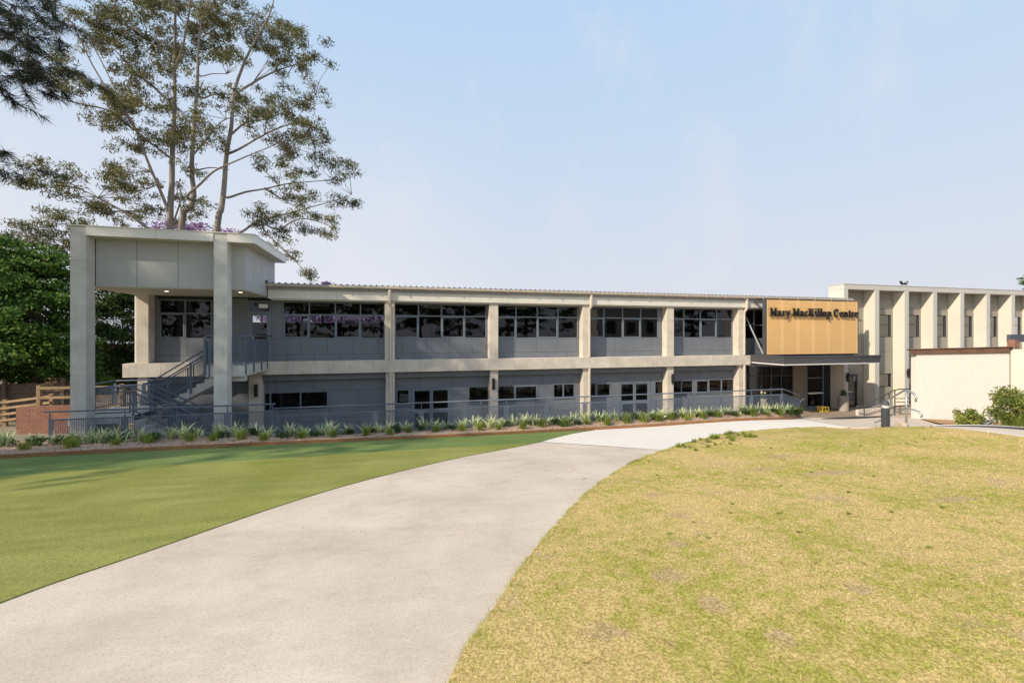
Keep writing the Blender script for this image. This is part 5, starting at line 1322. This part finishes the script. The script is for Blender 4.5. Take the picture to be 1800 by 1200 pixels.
def edge_blades():
    E_ = np.array(RIGHT+RIGHT2[1:]); E_ = E_[(E_[:, 1] > 2.3)]
    seg = RNG.integers(0, len(E_)-1, 16000); t = RNG.uniform(0, 1, 16000)[:, None]
    P2 = E_[seg]*(1-t)+E_[seg+1]*t+np.abs(RNG.normal(size=(16000, 1)))*.07*np.array((.8, -.6))-np.array((.02, -.015))
    cl = np.sin(P2[:, 0]*5.1+P2[:, 1]*3.3)+np.sin(P2[:, 0]*13+P2[:, 1]*17)*.7; P2 = P2[cl > -.5]
    n = len(P2); Z = np.array([LZ(a, b) for a, b in P2])-.012
    az = RNG.uniform(0, 2*np.pi, n); l = RNG.uniform(.02, .06, n); el = RNG.uniform(.2, 1.2, n); D_ = np.hypot(P2[:, 0], P2[:, 1])
    d = np.stack([np.cos(az)*np.cos(el), np.sin(az)*np.cos(el), np.sin(el)], 1)*l[:, None]
    w_ = np.stack([-np.sin(az), np.cos(az), np.zeros(n)], 1)*(.0012+.0005*D_)[:, None]
    P = np.column_stack([P2, Z]); V = np.stack([P-w_, P+w_, P+d], 1).reshape(-1, 3)
    o = np_mesh('edge_grass', V, np.arange(3*n).reshape(n, 3), 'edge_blade'); tag(o, 'greener ragged grass growing over the edge of the path', 'grass', kind='stuff')
M['edge_blade'] = leafmat('edge_blade', [(.20, .24, .05), (.34, .35, .09), (.52, .46, .17)], .15, .85)
edge_blades()
def litter(name, poly_pts, n, L, W, zoff, label, cat, mat='litter'):
    P = []
    while len(P) < n:
        x, y = poly_pts()
        P.append((x, y, gz(x, y)+zoff))
    V, F = leaf_arrays(np.array(P), L, W); V[:, 2] = np.repeat(np.array(P)[:, 2], 4)+np.abs(RNG.normal(size=len(V)))*.006
    o = np_mesh(name, V, F, mat); tag(o, label, cat, kind='stuff')
litter('fallen_leaves', lambda: (random.uniform(-9, 12), random.uniform(4, 15)), 130, .06, .022, .034, 'scattered dry brown leaves on the turf and path', 'fallen leaves')
litter('dry_twigs', lambda: (lambda k, n_: ((.968*n_+.2495)*k, (-.2495*n_+.968)*k))(random.uniform(3, 11), random.uniform(.1, 1.15)), 160, .16, .008, .05, 'thin dry twigs and bark strips lying on the lawn', 'twigs')
wt = [bush_mesh('lawn_weed', .07, 60, 'weed', .05, .02) for _ in range(3)]
wpos = [(x, y) for x, y in RIGHT2 if 7.4 < x < 11.5]
for k in range(44):
    x, y = random.choice(wpos); w_ = random.random()**2; x += random.uniform(0, .3)+w_*.9; y += random.uniform(-.15, .05)-w_*.6
    o = bpy.data.objects.new('lawn_weed', random.choice(wt+tuft[:2])); C.objects.link(o); s_ = random.uniform(.4, 1.5)*(.38 if o.data in tuft else 1)
    o.location = (x, y, LZ(x, y)-.01); o.scale = (s_,)*3; tag(o, 'ragged green weed along the lawn edge by the white path', 'weed', 'weeds along the lawn edge')
for k in range(44):
    d_ = random.uniform(5, 15); n_ = random.uniform(.15, 1.0); x, y = (.968*n_+.2495)*d_, (-.2495*n_+.968)*d_
    if not inside(LAWN, x, y): continue
    o = bpy.data.objects.new('lawn_weed', random.choice(wt)); C.objects.link(o); s_ = random.uniform(.3, .7)
    o.location = (x, y, LZ(x, y)-.01); o.scale = (s_, s_, s_*.8); tag(o, 'small dark weed growing in the open dry lawn', 'weed', 'weeds in the open lawn')

# ------------------------------------------------------------------ birds on the far roof
for i, (bx, lab) in enumerate(((31.05, 'black and white bird perched left on the far roof edge'), (31.35, 'black and white bird perched right on the far roof edge'))):
    z = ZT+.03; e = empty('bird', (bx, YF+.12, z), lab, 'bird', None)
    m = MB(); sgn = 1 if i else -1
    m.tube([(bx-sgn*.30, YF+.12, z+.12), (bx-sgn*.16, YF+.12, z+.14), (bx-sgn*.06, YF+.12, z+.16), (bx+sgn*.06, YF+.12, z+.19), (bx+sgn*.11, YF+.12, z+.25), (bx+sgn*.14, YF+.12, z+.29), (bx+sgn*.19, YF+.12, z+.29), (bx+sgn*.25, YF+.12, z+.28)], [.015, .035, .085, .085, .06, .05, .035, .004], 10, 0)
    for q in (-.03, .03): m.tube([(bx, YF+.12+q, z+.10), (bx+.01, YF+.12+q, z)], .008, 5, 0)
    m.build('body', 'black', e, smooth=True)
    w_ = MB(); w_.tube([(bx-sgn*.08, YF+.06, z+.21), (bx, YF+.045, z+.20), (bx+sgn*.05, YF+.06, z+.2)], [.01, .035, .01], 8); w_.build('wing_patch', 'white_soffit', e, smooth=True)

# ------------------------------------------------------------------ camera, light, sky
cam = bpy.data.cameras.new('camera'); co = bpy.data.objects.new('camera', cam); C.objects.link(co)
co.location = (0, 0, 4.3); co.rotation_euler = (R(90), 0, R(-14.45))
cam.sensor_width = 36; cam.lens = 760/1800*36; cam.shift_y = -(600-589)/1800; cam.clip_start = .05; cam.clip_end = 3000
bpy.context.scene.camera = co
EL, AZ = 33, 65
sd = Vector((-math.sin(R(AZ))*math.cos(R(EL)), -math.cos(R(AZ))*math.cos(R(EL)), math.sin(R(EL))))
sun = bpy.data.lights.new('sun', 'SUN'); sun.energy = 5.0; sun.angle = R(1.2); sun.color = (1, .87, .69)
so = bpy.data.objects.new('sun', sun); C.objects.link(so); so.rotation_euler = sd.to_track_quat('Z', 'Y').to_euler(); so.location = (-20, -10, 30)
wd = bpy.data.worlds.new('World'); bpy.context.scene.world = wd; wd.use_nodes = True
nt = wd.node_tree; nt.nodes.clear()
sky = nt.nodes.new('ShaderNodeTexSky'); sky.sky_type = 'NISHITA'; sky.sun_disc = False
sky.sun_elevation = R(EL); sky.sun_rotation = R(180+AZ); sky.air_density = 1.0; sky.dust_density = 3.0; sky.ozone_density = 1.2
tc = nt.nodes.new('ShaderNodeTexCoord').outputs['Generated']
sep = nt.nodes.new('ShaderNodeSeparateXYZ'); nt.links.new(tc, sep.inputs[0])
hz = ramp(nt, sep.outputs[2], 0.0, .75, (.97, .97, .97), (.86, .86, .86))
grad = ramp(nt, sep.outputs[2], .02, .62, (7.0, 7.1, 7.7), (4.95, 6.85, 9.2))
wisp = noise(nt, tc, 3.0, 6, .62, (2.2, 2.2, .8))
colr = mix(nt, sky.outputs[0], grad, hz)
colr = mix(nt, colr, (7.6, 7.5, 7.9), ramp(nt, wisp, .53, .78, (0, 0, 0), (.45, .45, .45)))
lft = ramp(nt, sep.outputs[0], -.75, .25, (.55, .55, .55), (0, 0, 0))
low_ = ramp(nt, sep.outputs[2], .0, .5, (1, 1, 1), (0, 0, 0))
colr = mix(nt, colr, (8.0, 8.0, 8.5), mix(nt, lft, low_, 1.0, 'MULTIPLY'))
bg = nt.nodes.new('ShaderNodeBackground'); bg.inputs[1].default_value = .108
nt.links.new(colr, bg.inputs[0])
out = nt.nodes.new('ShaderNodeOutputWorld'); nt.links.new(bg.outputs[0], out.inputs[0])
sc = bpy.context.scene
sc.view_settings.view_transform = 'Standard'; sc.view_settings.look = 'None'; sc.view_settings.exposure = 0; sc.view_settings.gamma = 1
sc.cycles.max_bounces = 6; sc.cycles.transparent_max_bounces = 12
